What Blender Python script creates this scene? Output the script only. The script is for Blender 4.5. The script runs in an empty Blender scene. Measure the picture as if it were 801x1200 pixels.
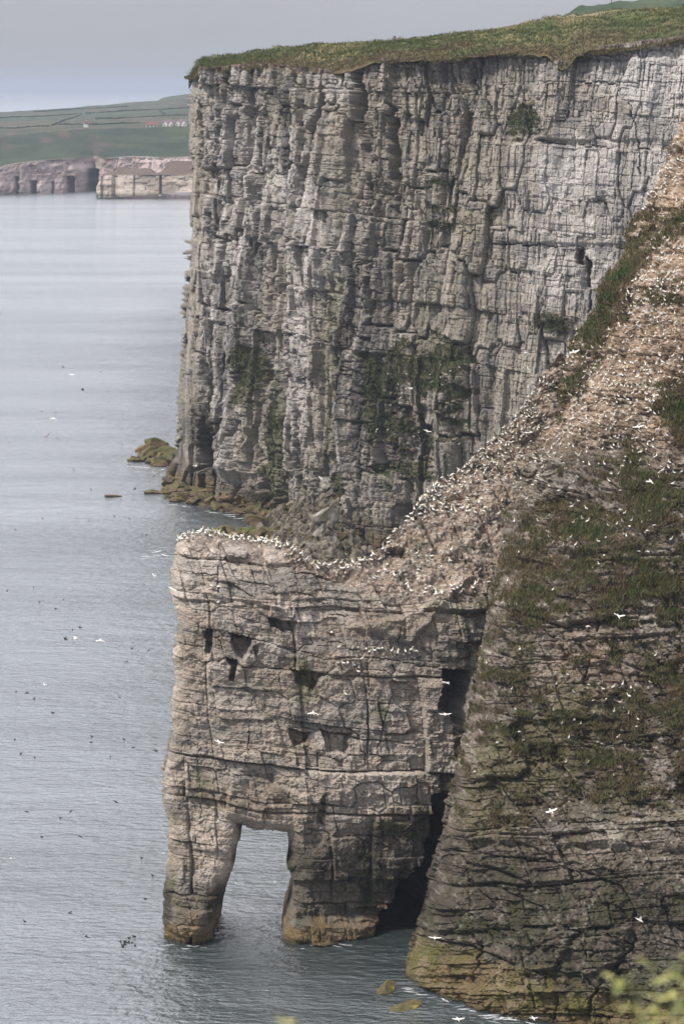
import bpy, math, random
import numpy as np
from mathutils import Vector, Matrix, Euler

random.seed(7)
rng = np.random.default_rng(11)
sc = bpy.context.scene
COL = sc.collection

# ------------------------------------------------------------------ camera
F, H, PITCH = 3300.0, 95.0, math.atan(500 / 3300.0)
cd = bpy.data.cameras.new('camera')
cam = bpy.data.objects.new('camera', cd)
COL.objects.link(cam)
cam.location = (0, 0, H)
cam.rotation_euler = (math.pi / 2 - PITCH, 0, 0)
cd.sensor_fit = 'VERTICAL'
cd.sensor_height = 36
cd.lens = F / 1200 * 36
cd.clip_start = 0.5
cd.clip_end = 200000
cd.dof.use_dof = True
cd.dof.focus_distance = 380
cd.dof.aperture_fstop = 5.6
sc.camera = cam

# ------------------------------------------------------------------ sky, sun, exposure
SUN_EL, SUN_AZ = 52.0, -122.0        # azimuth clockwise from +Y: behind and to the left
w = bpy.data.worlds.new('World')
sc.world = w
w.use_nodes = True
nt = w.node_tree
for n in list(nt.nodes):
    nt.nodes.remove(n)
wo = nt.nodes.new('ShaderNodeOutputWorld')
bg = nt.nodes.new('ShaderNodeBackground')
sky = nt.nodes.new('ShaderNodeTexSky')
sky.sky_type = 'NISHITA'
sky.sun_disc = False
sky.sun_elevation = math.radians(SUN_EL)
sky.sun_rotation = math.radians(SUN_AZ)
sky.air_density = 1.0
sky.dust_density = 4.0
bw = nt.nodes.new('ShaderNodeRGBToBW')
tc = nt.nodes.new('ShaderNodeTexCoord')
sep = nt.nodes.new('ShaderNodeSeparateXYZ')
nt.links.new(tc.outputs['Generated'], sep.inputs[0])
# overcast veil: a pale lavender-grey layer, brighter overhead, faintly uneven
mp = nt.nodes.new('ShaderNodeMapping')
mp.inputs['Scale'].default_value = (2.0, 2.0, 14.0)
nt.links.new(tc.outputs['Generated'], mp.inputs[0])
cn = nt.nodes.new('ShaderNodeTexNoise')
cn.inputs['Scale'].default_value = 1.6
cn.inputs['Detail'].default_value = 4
nt.links.new(mp.outputs[0], cn.inputs[0])
ramp = nt.nodes.new('ShaderNodeMapRange')
ramp.inputs['From Min'].default_value = 0.0
ramp.inputs['From Max'].default_value = 0.4
ramp.inputs['To Min'].default_value = 3.7
ramp.inputs['To Max'].default_value = 10.0
nt.links.new(sep.outputs[2], ramp.inputs[0])
cm = nt.nodes.new('ShaderNodeMapRange')
cm.inputs['From Min'].default_value = 0.3
cm.inputs['From Max'].default_value = 0.7
cm.inputs['To Min'].default_value = 0.93
cm.inputs['To Max'].default_value = 1.07
nt.links.new(cn.outputs[0], cm.inputs[0])
mul = nt.nodes.new('ShaderNodeMath')
mul.operation = 'MULTIPLY'
front = nt.nodes.new('ShaderNodeMapRange')      # sky ahead, above the view, brightened to light up the water; dimmer behind
front.inputs['From Min'].default_value = -0.5
front.inputs['From Max'].default_value = 0.9
front.inputs['To Min'].default_value = 0.6
front.inputs['To Max'].default_value = 2.7
nt.links.new(sep.outputs[1], front.inputs[0])
lowf = nt.nodes.new('ShaderNodeMapRange')
lowf.inputs['From Min'].default_value = 0.06
lowf.inputs['From Max'].default_value = 0.2
nt.links.new(sep.outputs[2], lowf.inputs[0])
fm = nt.nodes.new('ShaderNodeMix')
fm.inputs[2].default_value = 1.0
nt.links.new(lowf.outputs[0], fm.inputs[0])
nt.links.new(front.outputs[0], fm.inputs[3])
mul0 = nt.nodes.new('ShaderNodeMath')
mul0.operation = 'MULTIPLY'
nt.links.new(ramp.outputs[0], mul0.inputs[0])
nt.links.new(fm.outputs[0], mul0.inputs[1])
nt.links.new(mul0.outputs[0], mul.inputs[0])
nt.links.new(cm.outputs[0], mul.inputs[1])
veil = nt.nodes.new('ShaderNodeVectorMath')
veil.operation = 'SCALE'
veil.inputs[0].default_value = (0.935, 0.95, 1.025)
nt.links.new(mul.outputs[0], veil.inputs['Scale'])
mix = nt.nodes.new('ShaderNodeMix')
mix.data_type = 'RGBA'
mix.inputs['Factor'].default_value = 0.92
nt.links.new(sky.outputs[0], mix.inputs[6])
nt.links.new(veil.outputs[0], mix.inputs[7])
nt.links.new(mix.outputs[2], bg.inputs[0])
bg.inputs[1].default_value = 0.10
nt.links.new(bg.outputs[0], wo.inputs[0])

sd = bpy.data.lights.new('sun', 'SUN')
sun = bpy.data.objects.new('sun', sd)
COL.objects.link(sun)
sd.energy = 3.2
sd.angle = math.radians(6)
sd.color = (1.0, 0.93, 0.84)
_el, _az = math.radians(SUN_EL), math.radians(SUN_AZ)
sdir = Vector((math.sin(_az) * math.cos(_el), math.cos(_az) * math.cos(_el), math.sin(_el)))
sun.rotation_euler = (-sdir).to_track_quat('-Z', 'Y').to_euler()
sun.location = (0, 0, 300)

sc.view_settings.view_transform = 'Standard'
sc.view_settings.look = 'None'
sc.view_settings.gamma = 1
sc.view_settings.exposure = 0.42
sc.render.engine = 'CYCLES'
sc.cycles.use_denoising = True
sc.render.filter_size = 1.1
sc.cycles.max_bounces = 4
sc.cycles.diffuse_bounces = 1
sc.cycles.glossy_bounces = 2
sc.cycles.volume_bounces = 0
sc.cycles.transmission_bounces = 2
sc.cycles.use_adaptive_sampling = True
sc.cycles.adaptive_threshold = 0.02

# ------------------------------------------------------------------ helpers: rays, noise
cp, sp = math.cos(PITCH), math.sin(PITCH)


def at(px, py, Y):
    """world point at distance Y seen along direction (px,py) of the photograph's frame"""
    cx = (np.asarray(px, float) - 400.5) / F
    cy = (600 - np.asarray(py, float)) / F
    dy = cp + cy * sp
    dz = -sp + cy * cp
    t = np.asarray(Y, float) / dy
    return np.stack(np.broadcast_arrays(cx * t, dy * t, H + dz * t), -1)


def water(px, py):
    cy = (600 - py) / F
    dy = cp + cy * sp
    dz = -sp + cy * cp
    return at(px, py, -H / dz * dy)


def h3(ix, iy, iz, seed):
    a = ix.astype(np.int64).astype(np.uint32) * np.uint32(374761393)
    a = a + iy.astype(np.int64).astype(np.uint32) * np.uint32(668265263)
    a = a + iz.astype(np.int64).astype(np.uint32) * np.uint32(2246822519)
    a = a + np.uint32((seed * 3266489917) & 0xffffffff)
    a = (a ^ (a >> np.uint32(13))) * np.uint32(1274126177)
    a = (a ^ (a >> np.uint32(15))) * np.uint32(2246822519)
    a = a ^ (a >> np.uint32(13))
    return (a & np.uint32(0xffffff)).astype(np.float32) / np.float32(16777215)


def hs(i, j=0, seed=0):
    i = np.asarray(i)
    j = np.asarray(j) + np.zeros_like(i)
    return h3(i, j, np.zeros_like(i), seed)


def vn(x, y, z, seed=0):
    x, y, z = np.broadcast_arrays(np.asarray(x, np.float32), np.asarray(y, np.float32), np.asarray(z, np.float32))
    ix, iy, iz = np.floor(x), np.floor(y), np.floor(z)
    fx, fy, fz = x - ix, y - iy, z - iz
    fx, fy, fz = [f * f * (3 - 2 * f) for f in (fx, fy, fz)]
    r = 0
    for a in (0, 1):
        wx = fx if a else 1 - fx
        for b in (0, 1):
            wy = fy if b else 1 - fy
            for c in (0, 1):
                wz = fz if c else 1 - fz
                r = r + wx * wy * wz * h3(ix + a, iy + b, iz + c, seed)
    return r * 2 - 1


def fbm(P, fx, fy, fz, o=4, seed=0, gain=0.5):
    r, a, n = 0, 1.0, 0.0
    for k in range(o):
        m = 2.03 ** k
        r = r + a * vn(P[..., 0] * fx * m + k * 7.1, P[..., 1] * fy * m + k * 3.3, P[..., 2] * fz * m, seed + k)
        n += a
        a *= gain
    return r / n * 1.6


def sstep(a, b, x):
    t = np.clip((x - a) / (b - a), 0, 1)
    return t * t * (3 - 2 * t)


def blocks(s, z, bed, wid, seed):
    r = np.random.default_rng(seed)
    th = bed * (0.35 + 1.4 * r.random(900)) * (1 + 0.35 * (r.random(900) > 0.85))
    zb = np.cumsum(th) - 120
    i = np.clip(np.searchsorted(zb, z) - 1, 0, 898)
    dlo, dhi = z - zb[i], zb[i + 1] - z
    db = np.minimum(dlo, dhi)
    bi = np.where(dlo < dhi, i, i + 1)
    wv = wid * (0.55 + 1.3 * hs(i, 1, seed))
    ss = s / wv + hs(i, 2, seed) * 57
    ss = ss + 0.42 * vn(ss * 0.9, i * 3.7, 0 * ss, seed + 5)
    c = np.floor(ss)
    fr = ss - c
    dj = np.minimum(fr, 1 - fr) * wv
    ji = np.floor(ss + 0.5)
    return dict(r=hs(i, c, seed + 1), t1=hs(i, c, seed + 2), t2=hs(i, c, seed + 3), fr=fr, fz=dlo / (dlo + dhi),
                db=db, rb=hs(bi, 0 * bi, seed + 4), dj=dj, rj=hs(i, ji, seed + 6), wv=wv, th=dlo + dhi)


def rock(s, z, bed, wid, amp, gw, gd, seed, tilt=0.5, hz=1.0, vt=1.0):
    """outward displacement of a bedded, jointed face"""
    b = blocks(s, z, bed, wid, seed)
    off = (b['r'] - 0.5) * 2 * amp
    off = off + tilt * amp * ((b['t1'] - 0.5) * 2 * (b['fr'] - 0.5) * 1.6 + (b['t2'] - 0.55) * 2 * (b['fz'] - 0.5) * 1.6)
    m1 = np.clip(0.45 + 0.9 * vn(s / wid * .45, z / bed * .8, seed * 1.7, 11), 0, 1.2)
    m2 = np.clip(0.45 + 0.9 * vn(s / wid * .35, z / bed * .9, seed * 2.3, 12), 0, 1.2)
    g = np.maximum(np.exp(-(b['dj'] / gw) ** 2) * (0.2 + 0.8 * b['rj']) * m1 * vt, np.exp(-(b['db'] / (gw * 0.8)) ** 2) * (0.25 + 0.75 * b['rb']) * m2 * hz)
    return off - gd * g, b


def worley(s, z, w, h, seed, jit=.6):
    """irregular blocky cells: distance to the nearest joint, per-cell random numbers, position within the cell"""
    u, v = s / w, z / h
    iu, iv = np.floor(u), np.floor(v)
    f1 = np.full(u.shape, 9.0); f2 = np.full(u.shape, 9.0)
    ci, cj, du_, dv_ = iu.copy(), iv.copy(), 0 * u, 0 * v
    for a in (-1, 0, 1):
        for b in (-1, 0, 1):
            i, j = iu + a, iv + b
            cx_ = i + .5 + jit * (hs(i, j, seed) - .5) + .5 * (np.floor(j) % 2)
            cy_ = j + .5 + jit * (hs(i, j, seed + 1) - .5)
            dx, dy = u - cx_, v - cy_
            d = np.maximum(np.abs(dx + .12 * dy), np.abs(dy))
            n = d < f1
            f2 = np.where(n, f1, np.minimum(f2, d))
            f1 = np.where(n, d, f1)
            ci, cj = np.where(n, i, ci), np.where(n, j, cj)
            du_, dv_ = np.where(n, dx, du_), np.where(n, dy, dv_)
    r = hs(ci, cj, seed + 2)
    return dict(e=(f2 - f1), r=r, t1=hs(ci, cj, seed + 3) - .5, t2=hs(ci, cj, seed + 4) - .5, du=du_, dv=dv_)


def chunk(s, z, w, h, amp, gd, gw, seed):
    c = worley(s, z, w, h, seed)
    m = np.clip(.5 + .9 * vn(s / w * .5, z / h * .5, seed * 1.3, 13), .05, 1.2)
    off = amp * ((c['r'] - .5) * 2 + 2.2 * c['t1'] * c['du'] + 2.2 * c['t2'] * c['dv'])
    return off - gd * m * np.exp(-(c['e'] / gw) ** 2), c


def pl_dist(px, py, pl):
    """distance to and nearest point on a polyline"""
    pl = np.asarray(pl, float)
    best = np.full(px.shape, 1e9)
    nx, ny = np.zeros(px.shape), np.zeros(px.shape)
    for a, b in zip(pl[:-1], pl[1:]):
        d = b - a
        L = max((d ** 2).sum(), 1e-9)
        t = np.clip(((px - a[0]) * d[0] + (py - a[1]) * d[1]) / L, 0, 1)
        qx, qy = a[0] + t * d[0], a[1] + t * d[1]
        dd = np.hypot(px - qx, py - qy)
        m = dd < best
        best = np.where(m, dd, best)
        nx, ny = np.where(m, qx, nx), np.where(m, qy, ny)
    return best, nx, ny


def inside(px, py, poly):
    poly = np.asarray(poly, float)
    r = np.zeros(px.shape, bool)
    for a, b in zip(poly, np.roll(poly, -1, 0)):
        c = ((a[1] > py) != (b[1] > py))
        if a[1] != b[1]:
            r ^= c & (px < (b[0] - a[0]) * (py - a[1]) / (b[1] - a[1]) + a[0])
    return r


def sdf(px, py, poly):
    """positive inside, in pixels"""
    pl = list(poly) + [poly[0]]
    d, _, _ = pl_dist(px, py, pl)
    return np.where(inside(px, py, poly), d, -d)


def rough_line(pl, step, amp, seed):
    out = []
    k = 0
    for a, b in zip(pl[:-1], pl[1:]):
        a, b = np.array(a, float), np.array(b, float)
        L = np.linalg.norm(b - a)
        n = max(1, int(L / step))
        nrm = np.array([-(b - a)[1], (b - a)[0]]) / max(L, 1e-6)
        for i in range(n):
            v = amp * (float(vn(k * 0.37, 0.5, 0.5, seed)) + 0.8 * float(vn(k * 0.93, 4.5, 0.5, seed)))
            out.append(tuple(a + (b - a) * i / n + nrm * (v if (i or out) else 0)))
            k += 1
    out.append(tuple(pl[-1]))
    return out


class RBF:
    def __init__(s, pts):
        p = np.array(pts, float)
        s.p = p[:, :2] / 100
        n = len(p)
        A = np.zeros((n + 3, n + 3))
        A[:n, :n] = s.k(s.p[:, None] - s.p[None]) - np.eye(n) * 0.02
        A[:n, n] = 1
        A[:n, n + 1:] = s.p
        A[n, :n] = 1
        A[n + 1:, :n] = s.p.T
        s.w = np.linalg.solve(A, np.r_[p[:, 2], 0, 0, 0])

    def k(s, d):
        return np.sqrt((d ** 2).sum(-1) + .08)

    def __call__(s, px, py):
        x, y = np.asarray(px, float) / 100, np.asarray(py, float) / 100
        r = s.w[-3] + s.w[-2] * x + s.w[-1] * y
        for q, ww in zip(s.p, s.w):
            r = r + ww * np.sqrt((x - q[0]) ** 2 + (y - q[1]) ** 2 + .08)
        return r


def curve(pts):
    a = np.array(pts, float)
    return lambda x: np.interp(x, a[:, 0], a[:, 1])


# ------------------------------------------------------------------ helpers: objects
def tag(o, label=None, cat=None, group=None, kind=None):
    if label: o['label'] = label
    if cat: o['category'] = cat
    if group: o['group'] = group
    if kind: o['kind'] = kind
    return o


def mesh_np(name, V, Fq, col=None, mat=None, smooth=False):
    V = np.asarray(V, np.float32)
    Fq = np.asarray(Fq, np.int32)
    me = bpy.data.meshes.new(name)
    me.vertices.add(len(V))
    me.vertices.foreach_set('co', V.ravel())
    k = Fq.shape[1]
    me.loops.add(Fq.size)
    me.loops.foreach_set('vertex_index', Fq.ravel())
    me.polygons.add(len(Fq))
    me.polygons.foreach_set('loop_start', np.arange(0, Fq.size, k, dtype=np.int32))
    me.polygons.foreach_set('loop_total', np.full(len(Fq), k, np.int32))
    me.polygons.foreach_set('use_smooth', np.full(len(Fq), smooth, bool))
    me.update(calc_edges=True)
    me.validate()
    if col is not None:
        c = np.ones((len(me.vertices), 4), np.float32)
        c[:, :3] = np.clip(col, 0.005, 1)
        me.color_attributes.new('Col', 'FLOAT_COLOR', 'POINT')
        me.color_attributes['Col'].data.foreach_set('color', c.ravel())
    if mat: me.materials.append(mat)
    return me


def obj(name, me, parent=None, loc=None):
    o = bpy.data.objects.new(name, me)
    COL.objects.link(o)
    if parent: o.parent = parent
    if loc is not None: o.location = loc
    return o


class MB:
    """collects n-gon shapes for small meshes"""

    def __init__(s):
        s.v, s.f, s.c = [], [], []

    def add(s, v, f, c=(0.5, 0.5, 0.5)):
        b = len(s.v)
        s.v += [tuple(p) for p in v]
        s.f += [tuple(i + b for i in q) for q in f]
        s.c += [c] * len(v) if not isinstance(c, list) else c

    def box(s, lo, hi, c=(0.5, 0.5, 0.5)):
        x0, y0, z0 = lo
        x1, y1, z1 = hi
        s.add([(x0, y0, z0), (x1, y0, z0), (x1, y1, z0), (x0, y1, z0), (x0, y0, z1), (x1, y0, z1), (x1, y1, z1), (x0, y1, z1)],
              [(0, 3, 2, 1), (4, 5, 6, 7), (0, 1, 5, 4), (1, 2, 6, 5), (2, 3, 7, 6), (3, 0, 4, 7)], c)

    def loft(s, rings, cols, cap=True):
        """rings: list of (centre, radius_x, radius_y, frame matrix)"""
        n = 8
        b = len(s.v)
        for (ce, rx, ry, R), c in zip(rings, cols):
            for k in range(n):
                a = 2 * math.pi * k / n
                p = Vector(ce) + R @ Vector((rx * math.cos(a), 0, ry * math.sin(a)))
                s.v.append(tuple(p))
                s.c.append(c)
        for i in range(len(rings) - 1):
            for k in range(n):
                s.f.append((b + i * n + k, b + i * n + (k + 1) % n, b + (i + 1) * n + (k + 1) % n, b + (i + 1) * n + k))
        if cap:
            s.f.append(tuple(b + k for k in range(n))[::-1])
            s.f.append(tuple(b + (len(rings) - 1) * n + k for k in range(n)))

    def build(s, name, mat, smooth=False):
        me = bpy.data.meshes.new(name)
        me.from_pydata(s.v, [], s.f)
        at_ = me.color_attributes.new('Col', 'FLOAT_COLOR', 'POINT')
        at_.data.foreach_set('color', np.array([tuple(c) + (1,) for c in s.c], np.float32).ravel())
        me.polygons.foreach_set('use_smooth', np.full(len(me.polygons), smooth, bool))
        me.materials.append(mat)
        me.update()
        return me


def material(name, rough=0.9, spec=0.2, noise=None, bump=None, base=None, trans=0):
    m = bpy.data.materials.new(name)
    m.use_nodes = True
    n = m.node_tree
    b = n.nodes['Principled BSDF']
    b.inputs['Roughness'].default_value = rough
    b.inputs['Specular IOR Level'].default_value = spec
    if base is None:
        a = n.nodes.new('ShaderNodeAttribute')
        a.attribute_name = 'Col'
        src = a.outputs['Color']
    else:
        a = n.nodes.new('ShaderNodeRGB')
        a.outputs[0].default_value = (*base, 1)
        src = a.outputs[0]
    t = n.nodes.new('ShaderNodeTexCoord')
    if noise:
        sc_, lo, hi = noise
        q = n.nodes.new('ShaderNodeTexNoise')
        q.inputs['Scale'].default_value = sc_
        q.inputs['Detail'].default_value = 5
        q.inputs['Roughness'].default_value = 0.65
        n.links.new(t.outputs['Object'], q.inputs[0])
        r = n.nodes.new('ShaderNodeMapRange')
        r.inputs['From Min'].default_value = 0.32
        r.inputs['From Max'].default_value = 0.68
        r.inputs['To Min'].default_value = lo
        r.inputs['To Max'].default_value = hi
        n.links.new(q.outputs[0], r.inputs[0])
        v = n.nodes.new('ShaderNodeVectorMath')
        v.operation = 'SCALE'
        n.links.new(src, v.inputs[0])
        n.links.new(r.outputs[0], v.inputs['Scale'])
        src = v.outputs[0]
    n.links.new(src, b.inputs['Base Color'])
    if bump:
        sc_, st, di = bump
        q = n.nodes.new('ShaderNodeTexNoise')
        q.inputs['Scale'].default_value = sc_
        q.inputs['Detail'].default_value = 6
        q.inputs['Roughness'].default_value = 0.7
        n.links.new(t.outputs['Object'], q.inputs[0])
        bp = n.nodes.new('ShaderNodeBump')
        bp.inputs['Strength'].default_value = st
        bp.inputs['Distance'].default_value = di
        n.links.new(q.outputs[0], bp.inputs['Height'])
        n.links.new(bp.outputs[0], b.inputs['Normal'])
    return m


M_ROCK = material('chalk_rock', 0.95, 0.15, (2.6, 0.72, 1.22), (2.4, 1.0, 0.6))
M_FAR = material('far_chalk', 0.95, 0.1, (0.6, 0.85, 1.15), (0.6, 0.8, 0.8))
M_GRASS = material('grass_blades', 0.8, 0.2)
M_TURF = material('turf', 0.95, 0.1, (0.9, 0.7, 1.3), (1.5, 1.0, 0.4))
M_BIRD = material('plumage', 0.7, 0.2, (9.0, 0.94, 1.04))
M_LEAF = material('leaf', 0.5, 0.35, (60.0, 0.8, 1.2))
M_WALL = material('render_wall', 0.8, 0.2, (1.2, 0.92, 1.04))


# ------------------------------------------------------------------ the sheet builder: a rock mass from its front outline
SHEETS = {}


def sheet(name, poly, step, Yf, disp, colf, round_pl, R, T, rim_n, back, mat, rim_amp=1.0, rim_dx=0.0, drop=(0, 1e6, 2e6)):
    poly = np.asarray(poly, float)
    x0, y0 = poly.min(0) - step
    x1, y1 = poly.max(0) + step
    gx, gy = np.meshgrid(np.arange(x0, x1 + step, step), np.arange(y0, y1 + step, step))
    ins = inside(gx, gy, poly)
    # keep vertices having a complete quad
    q = ins[:-1, :-1] & ins[1:, :-1] & ins[:-1, 1:] & ins[1:, 1:]
    use = np.zeros_like(ins)
    use[:-1, :-1] |= q; use[1:, :-1] |= q; use[:-1, 1:] |= q; use[1:, 1:] |= q
    full = np.zeros_like(ins)
    full[1:-1, 1:-1] = q[:-1, :-1] & q[1:, :-1] & q[:-1, 1:] & q[1:, 1:]
    bnd = use & ~full
    closed = np.vstack([poly, poly[:1]])
    _, nx, ny = pl_dist(gx[bnd], gy[bnd], closed)
    gx[bnd], gy[bnd] = nx, ny
    Y = Yf(gx, gy)
    if round_pl:
        d = np.full(gx.shape, 1e9)
        for pl in round_pl:
            dd, _, _ = pl_dist(gx, gy, pl)
            d = np.minimum(d, dd)
        dm = np.clip(d * Y / F, 0, R)
        Y = Y + (R - np.sqrt(np.maximum(R * R - (R - dm) ** 2, 0)))
    P = at(gx, gy, Y)
    du = np.gradient(P, axis=1)
    dv = np.gradient(P, axis=0)
    N = np.cross(dv, du)
    N = N * np.where(N[..., 1:2] > 0, -1, 1)
    N /= np.linalg.norm(N, axis=-1, keepdims=True) + 1e-9
    # soften the normals of the strongly turned rim
    N = N + np.array([0, -0.6, 0.0])
    N /= np.linalg.norm(N, axis=-1, keepdims=True)
    idx = -np.ones(gx.shape, int)
    idx[use] = np.arange(use.sum())
    p, n, ax, ay = P[use], N[use], gx[use], gy[use]
    D, info = disp(p, ax, ay)
    if round_pl:
        D = D * (.25 + .75 * sstep(0, 1.3, (dm / R)[use]))
    V = p + n * D[:, None]
    C = colf(p, ax, ay, info, n)
    a, b, c, dd = idx[:-1, :-1][q], idx[:-1, 1:][q], idx[1:, 1:][q], idx[1:, :-1][q]
    Fq = np.stack([a, dd, c, b], 1)          # faces the camera
    # boundary edges
    e = np.concatenate([Fq[:, [0, 1]], Fq[:, [1, 2]], Fq[:, [2, 3]], Fq[:, [3, 0]]])
    nv = len(V)
    key = e[:, 0].astype(np.int64) * nv + e[:, 1]
    rev = e[:, 1].astype(np.int64) * nv + e[:, 0]
    be = e[~np.isin(key, rev)]
    ring = np.unique(be)
    rid = -np.ones(nv, int)
    rid[ring] = np.arange(len(ring))
    Vs, Cs, Fs = [V], [C], [Fq]
    prev = ring
    base = nv
    Tt = T(ax[ring], ay[ring])
    rim_end = V[ring]
    outd = n[ring] * np.array([1, 0, 1.0])
    outd /= np.linalg.norm(outd, axis=1, keepdims=True) + 0.25
    for k in range(1, rim_n + 1):
        t = (k / rim_n) ** 1.3
        rdx = rim_dx(ax[ring]) if callable(rim_dx) else rim_dx
        pp = V[ring] + np.stack([rdx * Tt * t, Tt * t, -drop[0] * Tt * t * sstep(drop[1], drop[2], V[ring][:, 2])], 1)
        fade = min(1.0, k / 3) * (min(1.0, (rim_n - k) / 3) if back else 1)
        Dk, ik = disp(pp, ax[ring], ay[ring])
        o = outd * ((Dk - D[ring]) * fade * rim_amp)[:, None]
        if k == rim_n and back: o *= 0
        Vs.append(pp + o)
        Cs.append(colf(pp, ax[ring], ay[ring], ik, n[ring]))
        cur = base + np.arange(len(ring))
        pa, pb = (prev[rid[be[:, 0]]], prev[rid[be[:, 1]]])
        Fs.append(np.stack([pb, pa, cur[rid[be[:, 0]]], cur[rid[be[:, 1]]]], 1))
        prev = cur
        base += len(ring)
        rim_end = pp + o
    if back:
        bv = p.copy()
        bv[:, 1] = V[:, 1] * 0 + p[:, 1] + T(ax, ay) + 0.6 * vn(p[:, 0] * .6, 3.3, p[:, 2] * .6, 77)
        bv[:, 0] += (rim_dx(ax) if callable(rim_dx) else rim_dx) * T(ax, ay)
        bv[:, 2] -= drop[0] * T(ax, ay) * sstep(drop[1], drop[2], V[:, 2])
        bv[ring] = rim_end
        Vs.append(bv)
        Cs.append(C)
        Fs.append(Fq[:, ::-1] + base)
    me = mesh_np(name, np.vstack(Vs), np.vstack(Fs), np.vstack(Cs), mat)
    # lookup for placing things
    G = np.full(gx.shape + (3,), np.nan)
    G[use] = V
    SHEETS[name] = dict(G=G, x0=x0, y0=y0, step=step, V=V, N=n, ax=ax, ay=ay)
    return obj(name, me)


def look(name, px, py, r=2, mode='ledge'):
    """a point on a sheet near (px,py); mode ledge picks where the ground is flattest"""
    S = SHEETS[name]
    j, i = int(round((px - S['x0']) / S['step'])), int(round((py - S['y0']) / S['step']))
    G = S['G']
    best, bp = -9, None
    for a in range(max(1, i - r), min(G.shape[0] - 1, i + r + 1)):
        for b in range(max(1, j - r), min(G.shape[1] - 1, j + r + 1)):
            p = G[a, b]
            u, l, rr, dn = G[a - 1, b], G[a, b - 1], G[a, b + 1], G[a + 1, b]
            if np.isnan(p).any(): continue
            if np.isnan(u).any() or np.isnan(dn).any():
                sc_ = 0.5
            else:
                # height above, walking back: rising less = flatter
                sc_ = (u[1] - p[1]) / (abs(u[2] - p[2]) + 0.05) * 0.2
            if sc_ > best: best, bp = sc_, p
    return None if bp is None else Vector(bp)


def crest(name, px, r=3, top=0, bot=2000):
    """the highest point on screen of a sheet near column px"""
    S = SHEETS[name]
    j = int(round((px - S['x0']) / S['step']))
    i0, i1 = max(0, int((top - S['y0']) / S['step'])), int((bot - S['y0']) / S['step'])
    g = S['G'][i0:i1, max(0, j - r):j + r + 1].reshape(-1, 3)
    g = g[~np.isnan(g[:, 0])]
    return None if not len(g) else Vector(g[np.argmax((g[:, 2] - H) / g[:, 1])])


def lerp3(a, b, t):
    return a + (b - a) * t[:, None]


def cc(*v):
    return np.array(v, float)


# ------------------------------------------------------------------ SEA
def make_sea():
    m = bpy.data.materials.new('sea_water')
    m.use_nodes = True
    n = m.node_tree
    b = n.nodes['Principled BSDF']
    b.inputs['Base Color'].default_value = (0.034, 0.045, 0.045, 1)
    b.inputs['Roughness'].default_value = 0.16
    b.inputs['IOR'].default_value = 2.3
    t = n.nodes.new('ShaderNodeTexCoord')

    def nz(sx, sy, scale, det, rough=0.6):
        mp = n.nodes.new('ShaderNodeMapping')
        mp.inputs['Scale'].default_value = (sx, sy, 1)
        mp.inputs['Rotation'].default_value = (0, 0, math.radians(6))
        n.links.new(t.outputs['Object'], mp.inputs[0])
        q = n.nodes.new('ShaderNodeTexNoise')
        q.inputs['Scale'].default_value = scale
        q.inputs['Detail'].default_value = det
        q.inputs['Roughness'].default_value = rough
        n.links.new(mp.outputs[0], q.inputs[0])
        return q.outputs[0]

    def mr(x, a, b_, c, d):
        r = n.nodes.new('ShaderNodeMapRange')
        for k, v in zip(('From Min', 'From Max', 'To Min', 'To Max'), (a, b_, c, d)):
            r.inputs[k].default_value = v
        n.links.new(x, r.inputs[0])
        return r.outputs[0]

    def mt(op, a, b_):
        r = n.nodes.new('ShaderNodeMath')
        r.operation = op
        for k, v in enumerate((a, b_)):
            if isinstance(v, (int, float)): r.inputs[k].default_value = v
            else: n.links.new(v, r.inputs[k])
        return r.outputs[0]
    chop = nz(0.55, 1.0, 1.0, 4, 0.6)
    swell = nz(0.5, 1.0, 0.16, 2, 0.5)
    h = mt('ADD', mt('MULTIPLY', chop, 1.0), mt('MULTIPLY', swell, 1.6))
    slick = nz(0.12, 1.0, 0.012, 4, 0.6)            # long wind streaks
    slick2 = nz(0.35, 1.0, 0.03, 3, 0.6)
    k = mt('MULTIPLY', mr(slick, 0.38, 0.62, 0.65, 1.15), mr(slick2, 0.35, 0.65, 0.8, 1.15))
    bp = n.nodes.new('ShaderNodeBump')
    bp.inputs['Distance'].default_value = 1.0
    n.links.new(h, bp.inputs['Height'])
    n.links.new(mt('MULTIPLY', k, 0.75), bp.inputs['Strength'])
    n.links.new(bp.outputs[0], b.inputs['Normal'])
    V = [(-30000, -300, 0), (30000, -300, 0), (30000, 58000, 0), (-30000, 58000, 0)]
    o = obj('sea', mesh_np('sea', V, [(0, 1, 2, 3)], None, m))
    tag(o, 'grey blue sea covered in small ripples around the cliffs', 'sea', kind='structure')


make_sea()

# ------------------------------------------------------------------ THE ARCH ARM (front rock wall with the sea arch)
SKY_A = [(203, 700), (202, 668), (204, 648), (209, 636), (216, 628), (226, 625), (240, 624), (255, 627), (270, 631), (300, 633), (320, 636), (335, 641),
         (347, 649), (358, 655), (380, 659), (400, 661), (420, 659), (432, 656), (446, 645), (458, 628), (470, 615), (482, 603), (492, 590), (502, 578),
         (513, 566), (528, 558), (545, 545), (560, 531), (580, 514), (598, 496), (612, 478), (624, 458), (640, 432), (655, 415)]
LEFT_A = [(192, 1145), (192, 1090), (191, 1050), (195, 1020), (197, 960), (192, 948), (190, 905), (196, 880), (202, 850), (200, 825), (204, 790),
          (200, 770), (206, 745), (209, 722), (203, 700)]
ARCH = [(332, 1145), (332, 1092), (338, 1070), (345, 1050), (343, 1022), (337, 1016), (343, 1000), (338, 975), (300, 971), (281, 966),
        (280, 985), (272, 1002), (272, 1020), (262, 1048), (258, 1072), (250, 1095), (249, 1145)]
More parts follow.
